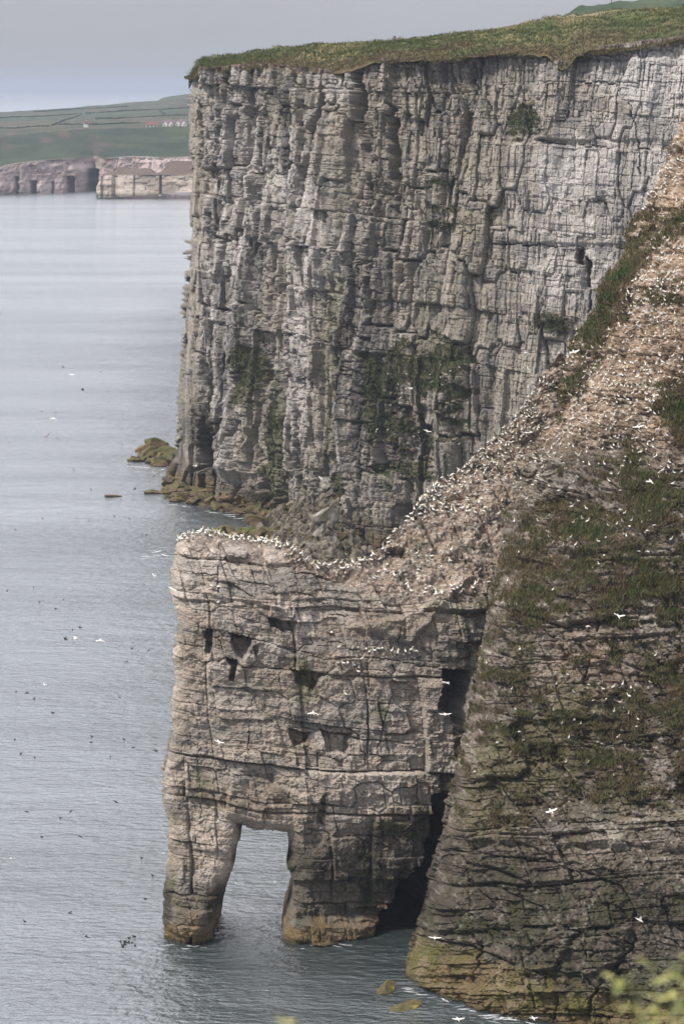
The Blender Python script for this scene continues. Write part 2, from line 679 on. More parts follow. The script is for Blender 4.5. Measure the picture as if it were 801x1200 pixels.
rl, rs, ra = rough_line(LEFT_A, 3, 2.3, 1), rough_line(SKY_A, 3, 1.6, 2), rough_line(ARCH, 3, 1.8, 3)
POLY_A = rl[:-1] + rs + [(668, 440), (668, 1145)] + ra
YA = RBF([(190, 1145, 305), (250, 1105, 305), (340, 1105, 304.5), (440, 1110, 308), (200, 950, 305.5), (260, 950, 305.5), (200, 850, 306.5), (205, 700, 308), (210, 645, 310),
          (330, 950, 305.5), (330, 800, 307), (330, 690, 309), (330, 645, 312), (260, 700, 308), (440, 950, 307), (440, 850, 308), (440, 730, 311), (440, 690, 314),
          (440, 660, 319), (400, 665, 316), (520, 1000, 311), (520, 850, 311), (520, 730, 314), (560, 710, 317), (500, 660, 321), (480, 620, 326), (560, 610, 330), (560, 535, 339), (640, 440, 350), (640, 600, 334), (640, 800, 322), (640, 1130, 317)])
CAVES_A = [([(519, 783), (556, 786), (553, 800), (541, 852), (526, 850), (520, 835), (504, 834), (514, 808)], 6.0, 3),
           ([(502, 928), (545, 925), (530, 1060), (500, 1145), (430, 1145), (440, 1085), (462, 1055), (470, 1034), (494, 1010), (504, 970)], 26.0, 5),
           ([(343, 1030), (478, 1028), (470, 1082), (430, 1078), (345, 1080)], 1.4, 4),
           ([(236, 737), (251, 738), (250, 752), (247, 768), (239, 766), (240, 750)], 2.2, 2.5), ([(266, 741), (296, 746), (294, 760), (286, 776), (279, 770), (272, 758)], 2.4, 3),
           ([(263, 768), (280, 772), (278, 784), (274, 800), (267, 797), (268, 780)], 2.2, 2.5), ([(340, 783), (384, 790), (374, 798), (366, 814), (356, 806), (344, 800)], 1.8, 3),
           ([(336, 852), (366, 860), (360, 872), (344, 876)], 2.0, 2), ([(374, 855), (414, 860), (408, 886), (384, 884)], 2.0, 2),
           ([(312, 722), (348, 729), (343, 741), (316, 736)], 1.8, 1.5), ([(372, 936), (384, 930), (380, 968), (370, 966)], 1.3, 2),
           ([(450, 640), (476, 642), (474, 658), (452, 655)], 1.5, 2)]
BLOCKS_A = [([(316, 707), (345, 712), (343, 729), (314, 724)], 1.0, 1.5), ([(270, 900), (365, 930), (360, 975), (262, 960)], 0.8, 4),
            ([(192, 1060), (250, 1060), (250, 1145), (190, 1145)], 0.9, 5), ([(330, 1080), (440, 1078), (440, 1145), (330, 1145)], 1.0, 5),
            ([(575, 660), (480, 760), (400, 735), (480, 715)], 1.0, 8), ([(205, 690), (330, 715), (330, 700), (205, 670)], 0.5, 4)]
CRACKS_A = [([(257, 640), (257, 690), (258, 705)], 0.9, 1.6), ([(233, 860), (232, 900), (235, 960)], .8, 1.0), ([(205, 668), (260, 675), (330, 690), (380, 706)], .9, .9),
            ([(203, 650), (260, 655), (330, 668), (400, 680)], .9, .9), ([(236, 736), (300, 750), (380, 772), (430, 770), (520, 784)], 1.1, 1.1),
            ([(200, 708), (280, 722), (320, 738)], .9, .9), ([(430, 776), (432, 860), (425, 930)], .9, 1.2), ([(470, 720), (462, 800), (440, 890)], .8, 1.0), ([(330, 850), (420, 866), (500, 874), (540, 878)], 1.0, 1.2),
            ([(424, 706), (480, 712), (560, 722)], 1.0, 1.3), ([(292, 745), (296, 830), (288, 900)], .8, .8), ([(350, 640), (348, 700), (352, 770)], .7, .6)]


def carve(ax, ay, D, caves=(), cracks=(), bl=()):
    for poly, dep, soft in caves:
        x0, y0 = np.min(poly, 0) - 12
        x1, y1 = np.max(poly, 0) + 12
        m = (ax > x0) & (ax < x1) & (ay > y0) & (ay < y1)
        jx = 3.0 * vn(ax[m] * .13, ay[m] * .13, .5, 31) + 1.5 * vn(ax[m] * .4, ay[m] * .4, .5, 41)
        d = sdf(ax[m] + jx, ay[m] + 2.4 * vn(ax[m] * .13, ay[m] * .13, 5.5, 32) + 1.2 * vn(ax[m] * .4, ay[m] * .4, .5, 42), poly)
        D[m] -= dep * sstep(0, soft, d)
    for poly, dep, soft in bl:
        x0, y0 = np.min(poly, 0) - 12
        x1, y1 = np.max(poly, 0) + 12
        m = (ax > x0) & (ax < x1) & (ay > y0) & (ay < y1)
        d = sdf(ax[m] + 3 * vn(ax[m] * .1, ay[m] * .1, .5, 33), ay[m] + 3 * vn(ax[m] * .1, ay[m] * .1, 7.5, 34), poly)
        D[m] += dep * sstep(0, soft, d)
    for pl, wd, dep in cracks:
        x0, y0 = np.min(pl, 0) - 8
        x1, y1 = np.max(pl, 0) + 8
        m = (ax > x0) & (ax < x1) & (ay > y0) & (ay < y1)
        d, _, _ = pl_dist(ax[m] + 3.5 * (hs(np.floor(ay[m] / 6.5), 3, 35) - .5) + 1.2 * (hs(np.floor(ay[m] / 2.3), 3, 36) - .5), ay[m] + 3.0 * (hs(np.floor(ax[m] / 9), 5, 37) - .5) + 1.0 * (hs(np.floor(ax[m] / 3), 5, 40) - .5), pl)
        wv = wd * (.75 + .5 * vn(ax[m] * .12, ay[m] * .12, 6.5, 39))
        D[m] -= dep * np.exp(-(d / wv) ** 2) * np.clip(0.5 + 1.1 * vn(ax[m] * .045, ay[m] * .045, 3.5, 38), 0, 1.1)


def disp_A(p, ax, ay):
    s = p[:, 0] * 0.95 + p[:, 1] * 0.45
    wz = 0.35 * fbm(p, .12, .12, .12, 2, 21)
    z = p[:, 2] + 0.10 * p[:, 0] + wz
    s = s + 0.4 * fbm(p, .15, .15, .15, 3, 22) + 0.03 * z
    colony = colony_A(ax, ay, p)
    k = 1 - 0.3 * colony
    D1, b1 = rock(s, z, 6.5, 5.5, 0.55, 0.15, 1.2, 107, 0.8, .9)
    D2, b2 = rock(s, z, 2.0, 2.8, 0.30, 0.09, 0.7, 102, 1.0, .9)
    W1, c1 = chunk(s, z, 4.2, 3.0, .45, .45, .04, 111)
    W2, c2 = chunk(s, z, 1.7, .8, .12, .16, .07, 112)
    D3, b3 = rock(s, z, 0.75, 1.3, 0.06, 0.06, 0.12, 103, 1.0)
    q = sstep(-.35, .35, fbm(p, .1, .1, .1, 2, 24))
    D = (D1 + D2 * (.3 + .7 * (1 - q)) + W1 * (.35 + .65 * q) + W2 + D3) * k
    D = D + 0.9 * fbm(p, .09, .09, .09, 3, 23) + 0.30 * fbm(p, 1.0, 1.0, 1.0, 4, 25, .65)
    D = D + colony * 0.9 * fbm(p, .45, .3, .6, 4, 26, .65)
    carve(ax, ay, D, CAVES_A, [(a, b * .85, c * .7) for a, b, c in CRACKS_A], BLOCKS_A)
    return D, dict(b1=b1, b2=b2, b3=b3)


def colony_A(ax, ay, p):
    """how much a point belongs to the sloping nest ground on the crest"""
    low = np.interp(ax, [200, 330, 345, 420, 450, 500, 560, 600, 668], [634, 646, 668, 694, 700, 706, 704, 640, 560])
    return sstep(8, -10, ay - low + 6 * vn(ax * .05, ay * .05, .3, 41))


PALE, TAN, PINK = cc(.53, .485, .44), cc(.38, .315, .25), cc(.52, .445, .385)
OCHRE, DARK, ALGAE = cc(.21, .150, .075), cc(.075, .068, .055), cc(.085, .095, .045)
GUANO = cc(.66, .62, .56)
LICH = cc(.13, .14, .065)


def col_A(p, ax, ay, f, n):
    z = p[:, 2]
    N = len(p)
    base = lerp3(np.tile(PINK, (N, 1)), TAN, sstep(-.5, .6, fbm(p, .12, .12, .2, 4, 51)))
    base = lerp3(base, PALE, .6 * sstep(.0, .6, fbm(p, .25, .25, .5, 3, 52)))
    base *= (0.80 + 0.34 * f['b2']['r'])[:, None] * (0.88 + 0.22 * f['b1']['t1'])[:, None] * (0.93 + .14 * f['b3']['r'])[:, None]
    # grey weathered bands
    base = lerp3(base, cc(.23, .215, .195), .75 * sstep(.05, .75, fbm(p, .10, .1, .45, 4, 53)))
    # lichen, greener towards the right under the crest
    gm = sstep(.25, .75, fbm(p, .25, .2, .16, 4, 54) + .25 * sstep(470, 560, ax) * sstep(800, 700, ay))
    base = lerp3(base, LICH, .75 * gm)
    # nest ground
    c = colony_A(ax, ay, p)
    soil = lerp3(np.tile(cc(.33, .25, .19), (N, 1)), cc(.17, .14, .11), sstep(-.3, .6, fbm(p, .8, .8, .8, 3, 55)))
    base = lerp3(base, soil, .85 * c)
    gz = hs(np.floor(p[:, 0] * 5), np.floor(p[:, 2] * 5 + p[:, 1] * 3), 56)
    base = lerp3(base, GUANO, (.6 * c + .10) * (gz > .90 - .03 * c))
    st = sstep(.35, .8, fbm(p, 1.2, 1.0, .18, 3, 57))
    base = lerp3(base, GUANO * .85, .35 * st * (1 - c) * sstep(20, 30, z))
    # wet foot: black-green band then ochre skirt at the water
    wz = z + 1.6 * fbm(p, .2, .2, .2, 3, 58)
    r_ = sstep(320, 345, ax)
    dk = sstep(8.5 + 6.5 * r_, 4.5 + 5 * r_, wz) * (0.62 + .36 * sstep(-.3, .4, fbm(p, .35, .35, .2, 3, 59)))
    dk = np.maximum(dk, .95 * sstep(425, 470, ax + .2 * (ay - 1000)) * sstep(975, 1030, ay))  # cave mouth: wet black rock, with the cave's shade painted in
    dk = np.maximum(dk, .85 * sstep(200, 194, ax) * sstep(1010, 1035, ay) * sstep(1075, 1060, ay))  # darker patch low on the pillar's left edge
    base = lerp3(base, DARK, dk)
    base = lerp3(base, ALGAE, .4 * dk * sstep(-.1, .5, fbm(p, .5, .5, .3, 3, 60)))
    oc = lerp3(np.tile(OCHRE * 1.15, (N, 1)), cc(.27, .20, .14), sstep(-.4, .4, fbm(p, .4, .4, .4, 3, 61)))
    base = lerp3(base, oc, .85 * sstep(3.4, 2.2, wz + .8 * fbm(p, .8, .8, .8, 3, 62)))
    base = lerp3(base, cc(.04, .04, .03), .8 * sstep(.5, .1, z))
    return base


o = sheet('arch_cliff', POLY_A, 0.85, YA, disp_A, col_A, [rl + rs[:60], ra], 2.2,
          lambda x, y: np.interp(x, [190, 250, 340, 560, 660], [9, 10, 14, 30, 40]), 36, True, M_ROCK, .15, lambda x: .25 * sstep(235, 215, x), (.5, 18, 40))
tag(o, 'tan chalk arm with a natural sea arch through its foot', 'rock arch', kind='structure')

# ------------------------------------------------------------------ THE NEAR HEADLAND (right)
EDGE_B = [(468, 1262), (472, 1150), (476, 1132), (481, 1108), (490, 1080), (500, 1046), (508, 1010), (516, 985), (524, 950), (531, 915), (540, 872), (549, 838), (557, 795),
          (562, 760), (570, 725), (577, 700), (584, 668), (592, 635)]
EDGE_B2 = [(592, 635), (600, 600), (608, 560), (618, 520), (630, 480), (648, 440), (664, 405)]
SKY_B = [(664, 405), (676, 390), (686, 376), (696, 364), (702, 350), (706, 334), (713, 318), (724, 300), (733, 280), (738, 262), (750, 245), (760, 232), (768, 215),
         (776, 200), (781, 184), (786, 165), (790, 150), (796, 138), (804, 128), (815, 112), (840, 88), (880, 60), (930, 30)]
eb, sb = rough_line(EDGE_B, 3, 1.5, 5), rough_line(SKY_B, 3, 1.8, 6)
POLY_B = eb[:-1] + EDGE_B2[:-1] + sb + [(930, 1262)]
YB = RBF([(470, 1262, 290), (470, 1150, 291), (560, 1262, 278), (560, 1185, 281), (640, 1262, 275), (640, 1200, 277.5), (800, 1262, 269), (930, 1262, 266), (800, 1180, 272),
          (500, 1050, 293), (600, 1050, 285), (800, 1050, 279), (540, 900, 297), (640, 900, 292), (800, 900, 286), (930, 900, 284),
          (560, 780, 303), (640, 780, 299), (800, 760, 295), (578, 700, 309), (660, 680, 305), (800, 640, 303), (930, 640, 300),
          (594, 640, 321), (606, 580, 336), (650, 560, 324), (720, 560, 316), (820, 520, 312), (640, 470, 351), (660, 450, 343), (720, 440, 330), (820, 400, 322),
          (664, 405, 354), (690, 375, 350), (740, 330, 338), (820, 280, 330), (735, 280, 353), (780, 240, 345), (801, 130, 362), (850, 180, 345), (930, 30, 365), (930, 300, 330)])
CRACKS_B = [([(480, 992), (560, 1000), (640, 1008), (720, 1020)], 1.4, 1.3),
            ([(540, 1010), (545, 1090), (560, 1110), (545, 1150)], 1.2, 1.2), ([(745, 1070), (742, 1110), (715, 1140), (695, 1170), (690, 1200)], 2.0, 2.6),
            ([(472, 1170), (560, 1176), (640, 1182), (720, 1190), (801, 1190)], .9, .9),
            ([(565, 1150), (566, 1200)], .9, .9), ([(655, 1165), (645, 1210)], 1.0, 1.1), ([(610, 1150), (603, 1200)], .9, .9), 
            ([(655, 740), (700, 730), (760, 720)], 1.4, 1.2), ([(700, 700), (698, 760), (680, 800)], 1.2, 1.1), ([(620, 600), (660, 595), (665, 570)], 1.2, 1.1),
            ([(666, 520), (700, 520), (740, 512)], 1.5, 1.5), ([(640, 850), (690, 846), (720, 860)], 1.0, 1.0), ([(740, 620), (790, 640), (795, 700)], 1.1, 1.1), ([(560, 880), (640, 872), (660, 900)], 1.0, .8)]
BLOCKS_B = [([(480, 940), (801, 960), (930, 960), (930, 1005), (480, 985)], 0.8, 8), ([(600, 1085), (680, 1090), (650, 1140), (615, 1140)], 1.4, 5), ([(690, 1090), (742, 1085), (730, 1130), (680, 1150)], 1.2, 5),
            ([(465, 1152), (930, 1165), (930, 1262), (465, 1262)], 1.3, 4), ([(480, 1070), (560, 1074), (560, 1145), (470, 1148)], 0.6, 5), ([(640, 590), (690, 585), (680, 545), (630, 560)], 1.0, 6), ([(660, 740), (720, 735), (715, 780), (670, 785)], 1.0, 5)]


def veg_B(p, ax, ay):
    """where grass holds on the headland"""
    g = 1.5 * fbm(p, .42, .3, .95, 5, 71, .8) + .35 * fbm(p, .07, .05, .10, 3, 73)
    bias = -.74 + .46 * sstep(500, 600, ay) * sstep(990, 900, ay) + .06 * sstep(620, 700, ax)
    bias = bias + .22 * sstep(560, 640, ay) * sstep(740, 680, ay)
    # green gully strip on the upper ridge
    d, _, _ = pl_dist(ax, ay, [(640, 480), (676, 428), (712, 370), (728, 330), (760, 300), (800, 262), (860, 215)])
    bias = np.maximum(bias, .75 - d / 22)
    for (x, y, rx, ry, a) in [(740, 250, 30, 60, .5), (690, 620, 70, 40, .45), (620, 700, 45, 60, .35), (760, 590, 60, 45, .5), (795, 470, 25, 40, .8), (780, 350, 40, 20, .4), (740, 830, 50, 45, .35), (690, 900, 60, 60, .15),
                              (720, 660, 80, 40, .3), (600, 940, 60, 40, .1), (560, 870, 40, 50, .1), (790, 820, 40, 60, .3)]:
        bias = np.maximum(bias, a * .8 - .75 * np.hypot((ax - x) / rx, (ay - y) / ry) ** 1.5 - .0)
    for (x, y, rx, ry, a) in [(770, 300, 22, 36, .6), (640, 520, 60, 40, .35), (720, 440, 40, 40, .35), (690, 770, 45, 40, .4), (780, 400, 30, 40, .2)]:
        bias -= a * np.exp(-((ax - x) / rx) ** 2 - ((ay - y) / ry) ** 2)
    bias -= .8 * sstep(955, 1020, ay)
    return g * .8 + bias


def disp_B(p, ax, ay):
    s = p[:, 0] * 0.95 + p[:, 1] * 0.45
    z = p[:, 2] - 0.14 * p[:, 0] + 0.22 * fbm(p, .1, .1, .1, 2, 121) - .018 * np.minimum(0, ax - 575) * sstep(600, 800, ay)
    s = s + 0.5 * fbm(p, .15, .15, .15, 3, 122)
    v = sstep(-.05, .25, veg_B(p, ax, ay))
    up = sstep(620, 480, ay)
    k = (1 - .35 * v) * (1 - .3 * up)
    D1, b1 = rock(s, z, 6.5, 6.0, 0.6, 0.14, 0.7, 201, 0.9, .8)
    D2, b2 = rock(s, z, 1.9, 2.2, 0.24, 0.09, 0.35, 202, 1.0, .8)
    W0, c0 = chunk(s, z, 8.0, 5.0, .8, .7, .04, 210)
    W1, c1 = chunk(s, z, 3.1, 1.9, .42, .35, .06, 211)
    W2, c2 = chunk(s, z, 1.3, .7, .22, .2, .10, 212)
    D3, b3 = rock(s, z, 0.6, 1.1, 0.09, 0.06, 0.12, 203, 1.0)
    rub = fbm(p, 1.6, 1.6, 1.6, 3, 213, .7)
    W2 = W2 + .20 * rub
    D = (D1 + D2 + W0 + W1 + W2 + D3) * k
    D = D + 1.4 * fbm(p, .07, .07, .07, 3, 123) + .42 * fbm(p, .9, .9, .9, 4, 125, .65) * (1 + .5 * up)
    # hummocks of turf
    D = D + v * (.45 * fbm(p, .5, .5, .5, 3, 126) + .25)
    D = D - .5 * np.maximum(0, fbm(p, .45, .2, .10, 3, 127) - .25) * (1 - v)
    carve(ax, ay, D, (), CRACKS_B, BLOCKS_B)
    return D, dict(b1=b1, b2=b2, b3=b3, v=v)


def col_B(p, ax, ay, f, n):
    N = len(p)
    z = p[:, 2]
    base = lerp3(np.tile(cc(.27, .228, .185), (N, 1)), cc(.12, .098, .075), sstep(-.5, .5, fbm(p, .15, .12, .25, 4, 151)))
    base = lerp3(base, cc(.40, .36, .32), .4 * sstep(.1, .7, fbm(p, .3, .3, .5, 3, 152)))
    base *= (0.78 + 0.4 * f['b2']['r'])[:, None] * (0.9 + .2 * f['b3']['r'])[:, None]
    # speckle of guano and soil over the whole face
    sp1 = hs(np.floor(p[:, 0] * 4.3 + p[:, 1]), np.floor(p[:, 2] * 4.3), 153)
    sp2 = fbm(p, 1.5, 1.2, 1.5, 3, 154)
    base = lerp3(base, GUANO * .9, .55 * (sp1 > .84) * sstep(-.3, .4, sp2))
    base = lerp3(base, cc(.10, .085, .065), .6 * (sp1 < .3) * sstep(.4, -.3, sp2))
    # colony ground: peach soil, upper slopes
    up = sstep(560, 470, ay + 30 * vn(ax * .03, ay * .03, .5, 155))
    up = np.maximum(up, .7 * np.exp(-((ax - 690) / 45) ** 2 - ((ay - 780) / 40) ** 2))
    soil = lerp3(np.tile(cc(.50, .37, .27), (N, 1)), cc(.20, .145, .10), sstep(-.3, .6, fbm(p, .35, .3, .35, 4, 156)))
    base = lerp3(base, soil, .85 * up)
    g = hs(np.floor(p[:, 0] * 3.6), np.floor(p[:, 2] * 3.6 + p[:, 1]), 157)
    base = lerp3(base, cc(.72, .66, .6), .8 * up * (g > .90))
    # olive lichen film in the middle, rising to the left
    lm = sstep(-.25, .45, fbm(p, .2, .2, .12, 4, 158)) * sstep(720, 850, ay + 50 * sstep(700, 560, ax)) * sstep(1010, 960, ay)
    base = lerp3(base, lerp3(np.tile(cc(.12, .12, .05), (N, 1)), cc(.17, .14, .09), sp1), .72 * lm)
    # dark weathered foot above the tide
    wz = z + 1.5 * fbm(p, .15, .15, .15, 3, 159)
    dk = sstep(17.5, 13.5, wz) * (.62 + .3 * sstep(-.3, .4, fbm(p, .3, .3, .2, 3, 160)))
    dcol = lerp3(np.tile(cc(.075, .065, .05), (N, 1)), cc(.055, .058, .03), sstep(-.2, .5, fbm(p, .4, .4, .4, 3, 161)))
    dcol = lerp3(dcol, cc(.26, .225, .19), .6 * (sp1 > .72) * sstep(-.2, .6, fbm(p, .8, .8, .25, 3, 162)))
    base = lerp3(base, dcol, dk)
    oc = lerp3(np.tile(cc(.21, .155, .08), (N, 1)), cc(.16, .145, .05), sstep(-.3, .4, fbm(p, .3, .3, .3, 3, 163)))
    oc = lerp3(oc, cc(.33, .25, .17), .6 * sstep(.1, .6, fbm(p, .5, .5, .5, 3, 164)))
    base = lerp3(base, oc, .85 * sstep(5.2, 3.6, wz + 1.2 * fbm(p, .6, .6, .6, 4, 166)))
    base = lerp3(base, cc(.05, .045, .03), .8 * sstep(.6, .1, z))
    # turf
    tf = lerp3(np.tile(cc(.095, .08, .042), (N, 1)), cc(.12, .085, .055), sstep(-.3, .5, fbm(p, .3, .3, .3, 3, 165)))
    tf = lerp3(tf, cc(.045, .075, .022), sstep(.45, 1.1, veg_B(p, ax, ay)))
    base = lerp3(base, tf, .9 * f['v'])
    return base


o = sheet('headland', POLY_B, 0.9, YB, disp_B, col_B, [eb], 3.0, lambda x, y: 45 + 0 * x, 50, False, M_ROCK, .5, .45, (.5, 50, 68))
tag(o, 'steep nearer headland of dark wet rock below and grassy bird slopes above', 'headland', kind='structure')

# ------------------------------------------------------------------ THE FAR CLIFF
LEFT_C = [(192, 640), (196, 580), (200, 562), (206, 545), (209, 520), (207, 490), (208, 470), (212, 430), (216, 400), (214, 372), (219, 340), (221, 300), (223, 250), (225, 200), (221, 160), (220, 125), (224, 105), (226, 88)]
ROCK_TOP = [(226, 88), (232, 82), (260, 78), (300, 74), (340, 76), (370, 80), (400, 82), (420, 76), (440, 69), (480, 68), (520, 65), (560, 62), (600, 58), (640, 60), (656, 70), (664, 72), (676, 62), (690, 55), (740, 48), (801, 42), (930, 32)]
lc = rough_line(LEFT_C, 3, 1.3, 8)
rt = rough_line(ROCK_TOP, 4, 1.5, 9)
POLY_C = lc[:-1] + rt + [(930, 760), (440, 760), (440, 680), (192, 680)]
_pc = np.array([(150, 668), (195, 656), (250, 641), (300, 624), (340, 606), (385, 588), (440, 574), (520, 561), (600, 551), (700, 543), (800, 537), (960, 529)], float)


def YC(x, y):
    """plan of the far cliff: distance by column, leaning back a little with height"""
    x, y = np.asarray(x, float), np.asarray(y, float)
    return sum(np.interp(x + d, _pc[:, 0], _pc[:, 1]) for d in (-24, -12, 0, 12, 24)) / 5 + .026 * (640 - y)


CAVES_C = [([(230, 494), (240, 484), (250, 515), (256, 545), (240, 556), (220, 552), (226, 525)], 9, 9), ([(672, 290), (684, 290), (682, 312), (674, 308)], 5, 2.5), ([(684, 300), (694, 306), (690, 340), (684, 336)], 3, 3),
           ([(412, 95), (424, 98), (428, 140), (420, 160), (414, 130)], 4, 3), ([(446, 140), (458, 142), (460, 200), (455, 250), (448, 230)], 5, 4),
           ([(234, 120), (242, 120), (243, 250), (236, 250)], 2.2, 3), ([(264, 90), (271, 92), (272, 160), (266, 230), (262, 200)], 3, 3), ([(302, 560), (314, 558), (314, 610), (304, 612)], 2.5, 3),
           ([(330, 600), (345, 596), (344, 640), (332, 640)], 2, 3)]
CRACKS_C = [([(268, 85), (270, 160), (266, 260), (274, 360)], 2.8, 5.5), ([(240, 90), (243, 180), (238, 260)], 2.2, 4), ([(416, 86), (422, 180), (438, 300), (436, 380)], 4, 7), ([(418, 90), (424, 130), (430, 190)], 3, 5), ([(452, 120), (456, 180), (460, 260), (470, 330)], 3.6, 6), ([(455, 140), (458, 220)], 2.6, 4), ([(250, 250), (254, 340), (246, 430)], 2.4, 4),
            ([(352, 120), (356, 200), (364, 260)], 1.4, 2.2), ([(300, 100), (298, 200), (306, 330), (304, 420)], 1.5, 2.4), ([(550, 70), (553, 120)], 1.2, 2.0), ([(573, 120), (572, 260), (575, 340)], 1.3, 1.3),
            ([(738, 120), (746, 160), (750, 205)], 1.0, 1.2), ([(636, 95), (700, 96), (801, 97)], .9, 1.2), ([(630, 165), (700, 172), (760, 176)], 1.4, 1.6), ([(572, 285), (640, 288), (728, 292)], .9, 1.2),
            ([(640, 300), (636, 350), (630, 385)], 1.4, 1.8), ([(688, 300), (690, 350), (684, 400)], 1.6, 2.2), ([(400, 420), (404, 500), (398, 560)], 1.6, 2.2), ([(338, 400), (330, 500), (326, 600)], 1.8, 2.6),
            ([(352, 440), (350, 560), (356, 620)], 1.2, 1.6), ([(470, 480), (466, 560), (470, 640)], 1.8, 2.6), ([(510, 500), (514, 580)], 1.6, 2.4), ([(288, 430), (262, 490), (240, 540)], 2.0, 2.5), ([(620, 160), (619, 70)], 1, 1.2)]
BLOCKS_C = [([(250, 470), (300, 440), (300, 560), (240, 560)], 2.0, 14), ([(316, 430), (330, 430), (330, 600), (312, 600)], 2.0, 6), ([(360, 130), (412, 120), (425, 300), (380, 420), (350, 300)], 2.5, 25),
            ([(622, 70), (930, 60), (930, 170), (622, 165)], 0.9, 5), ([(574, 165), (930, 180), (930, 290), (576, 286)], .7, 4), ([(480, 440), (560, 410), (545, 500), (480, 480)], 1.6, 12), ([(636, 300), (684, 300), (684, 390), (632, 390)], 0.9, 4),
            ([(590, 140), (640, 130), (640, 380), (590, 380)], .6, 6)]


def veg_C(ax, ay, p):
    g = 1.3 * fbm(p, .16, .12, .30, 5, 171, .7)
    b = np.full(len(ax), -1.2)
    for (x, y, rx, ry, a) in [(610, 140, 24, 34, .55), (500, 440, 62, 46, .45), (535, 460, 30, 60, .4), (460, 450, 40, 60, .25), (294, 440, 14, 34, .8), (318, 540, 10, 60, .85), (405, 590, 8, 40, .9), (440, 480, 12, 60, .35),
                              (530, 240, 50, 60, .15), (640, 380, 30, 30, .1), (300, 590, 16, 20, .3), (470, 520, 50, 60, .25)]:
        b = np.maximum(b, a - .8 * np.hypot((ax - x) / rx, (ay - y) / ry) ** 1.6)
    return g * .9 + b


def disp_C(p, ax, ay):
    s = p[:, 0] + p[:, 1] * -0.55
    s = s + 1.2 * fbm(p, .06, .06, .06, 3, 222)
    z = p[:, 2] + 0.04 * p[:, 0] + .8 * fbm(p, .04, .04, .04, 2, 221)
    right = sstep(540, 600, ax) * (1 - .5 * sstep(330, 460, ay))
    fl = 1 - .75 * right
    D1, b1 = rock(s, z, 22, 3.6, 1.2, 0.30, 1.5, 301, 1.0, .5)
    D2, b2 = rock(s, z, 3.4, 1.7, .32, .16, .7, 302, .8, .6, 1.2)
    W0, c0 = chunk(s, z, 6.0, 15.0, 1.7, 2.6, .04, 310)
    W1, c1 = chunk(s, z, 2.2, 4.5, .75, 1.1, .08, 311)
    W2, c2 = chunk(s, z, 1.2, 1.3, .35, .5, .12, 312)
    D3, b3 = rock(s, z, 1.3, 1.3, .12, .13, .4, 303, 1.0)
    ro_ = sstep(-.3, .4, fbm(p, .05, .05, .03, 3, 313))
    D = (D1 + W0) * (.2 + .8 * fl) + D2 * (.45 + .55 * (1 - fl)) + W1 * (.18 + .62 * fl) * (.5 + .5 * ro_) + W2 * (.3 + .5 * ro_) * (.5 + .5 * fl) + D3
    x = np.stack([s, 0 * s, p[:, 2]], 1)
    D = D + fl * (4.2 * fbm(x, .07, 0, .008, 3, 223) + 1.5 * fbm(x, .3, 0, .03, 3, 224)) + (1 - fl) * .9 * fbm(x, .05, 0, .04, 3, 226) + .35 * fbm(p, .5, .5, .5, 3, 225)
    lowr = sstep(380, 500, ay) * sstep(400, 440, ax)
    D = D + lowr * 2.0 * fbm(x, .12, 0, .012, 3, 227)
    v = sstep(-.05, .25, veg_C(ax, ay, p))
    D = D * (1 - .3 * v) + v * .6 * fbm(p, .3, .3, .3, 3, 228)
    carve(ax, ay, D, CAVES_C, CRACKS_C, BLOCKS_C)
    return D, dict(b1=b1, b2=b2, b3=b3, v=v, s=s)


def fl_c(ax, ay):
    return 1 - sstep(540, 600, ax) * (1 - .5 * sstep(330, 460, ay))


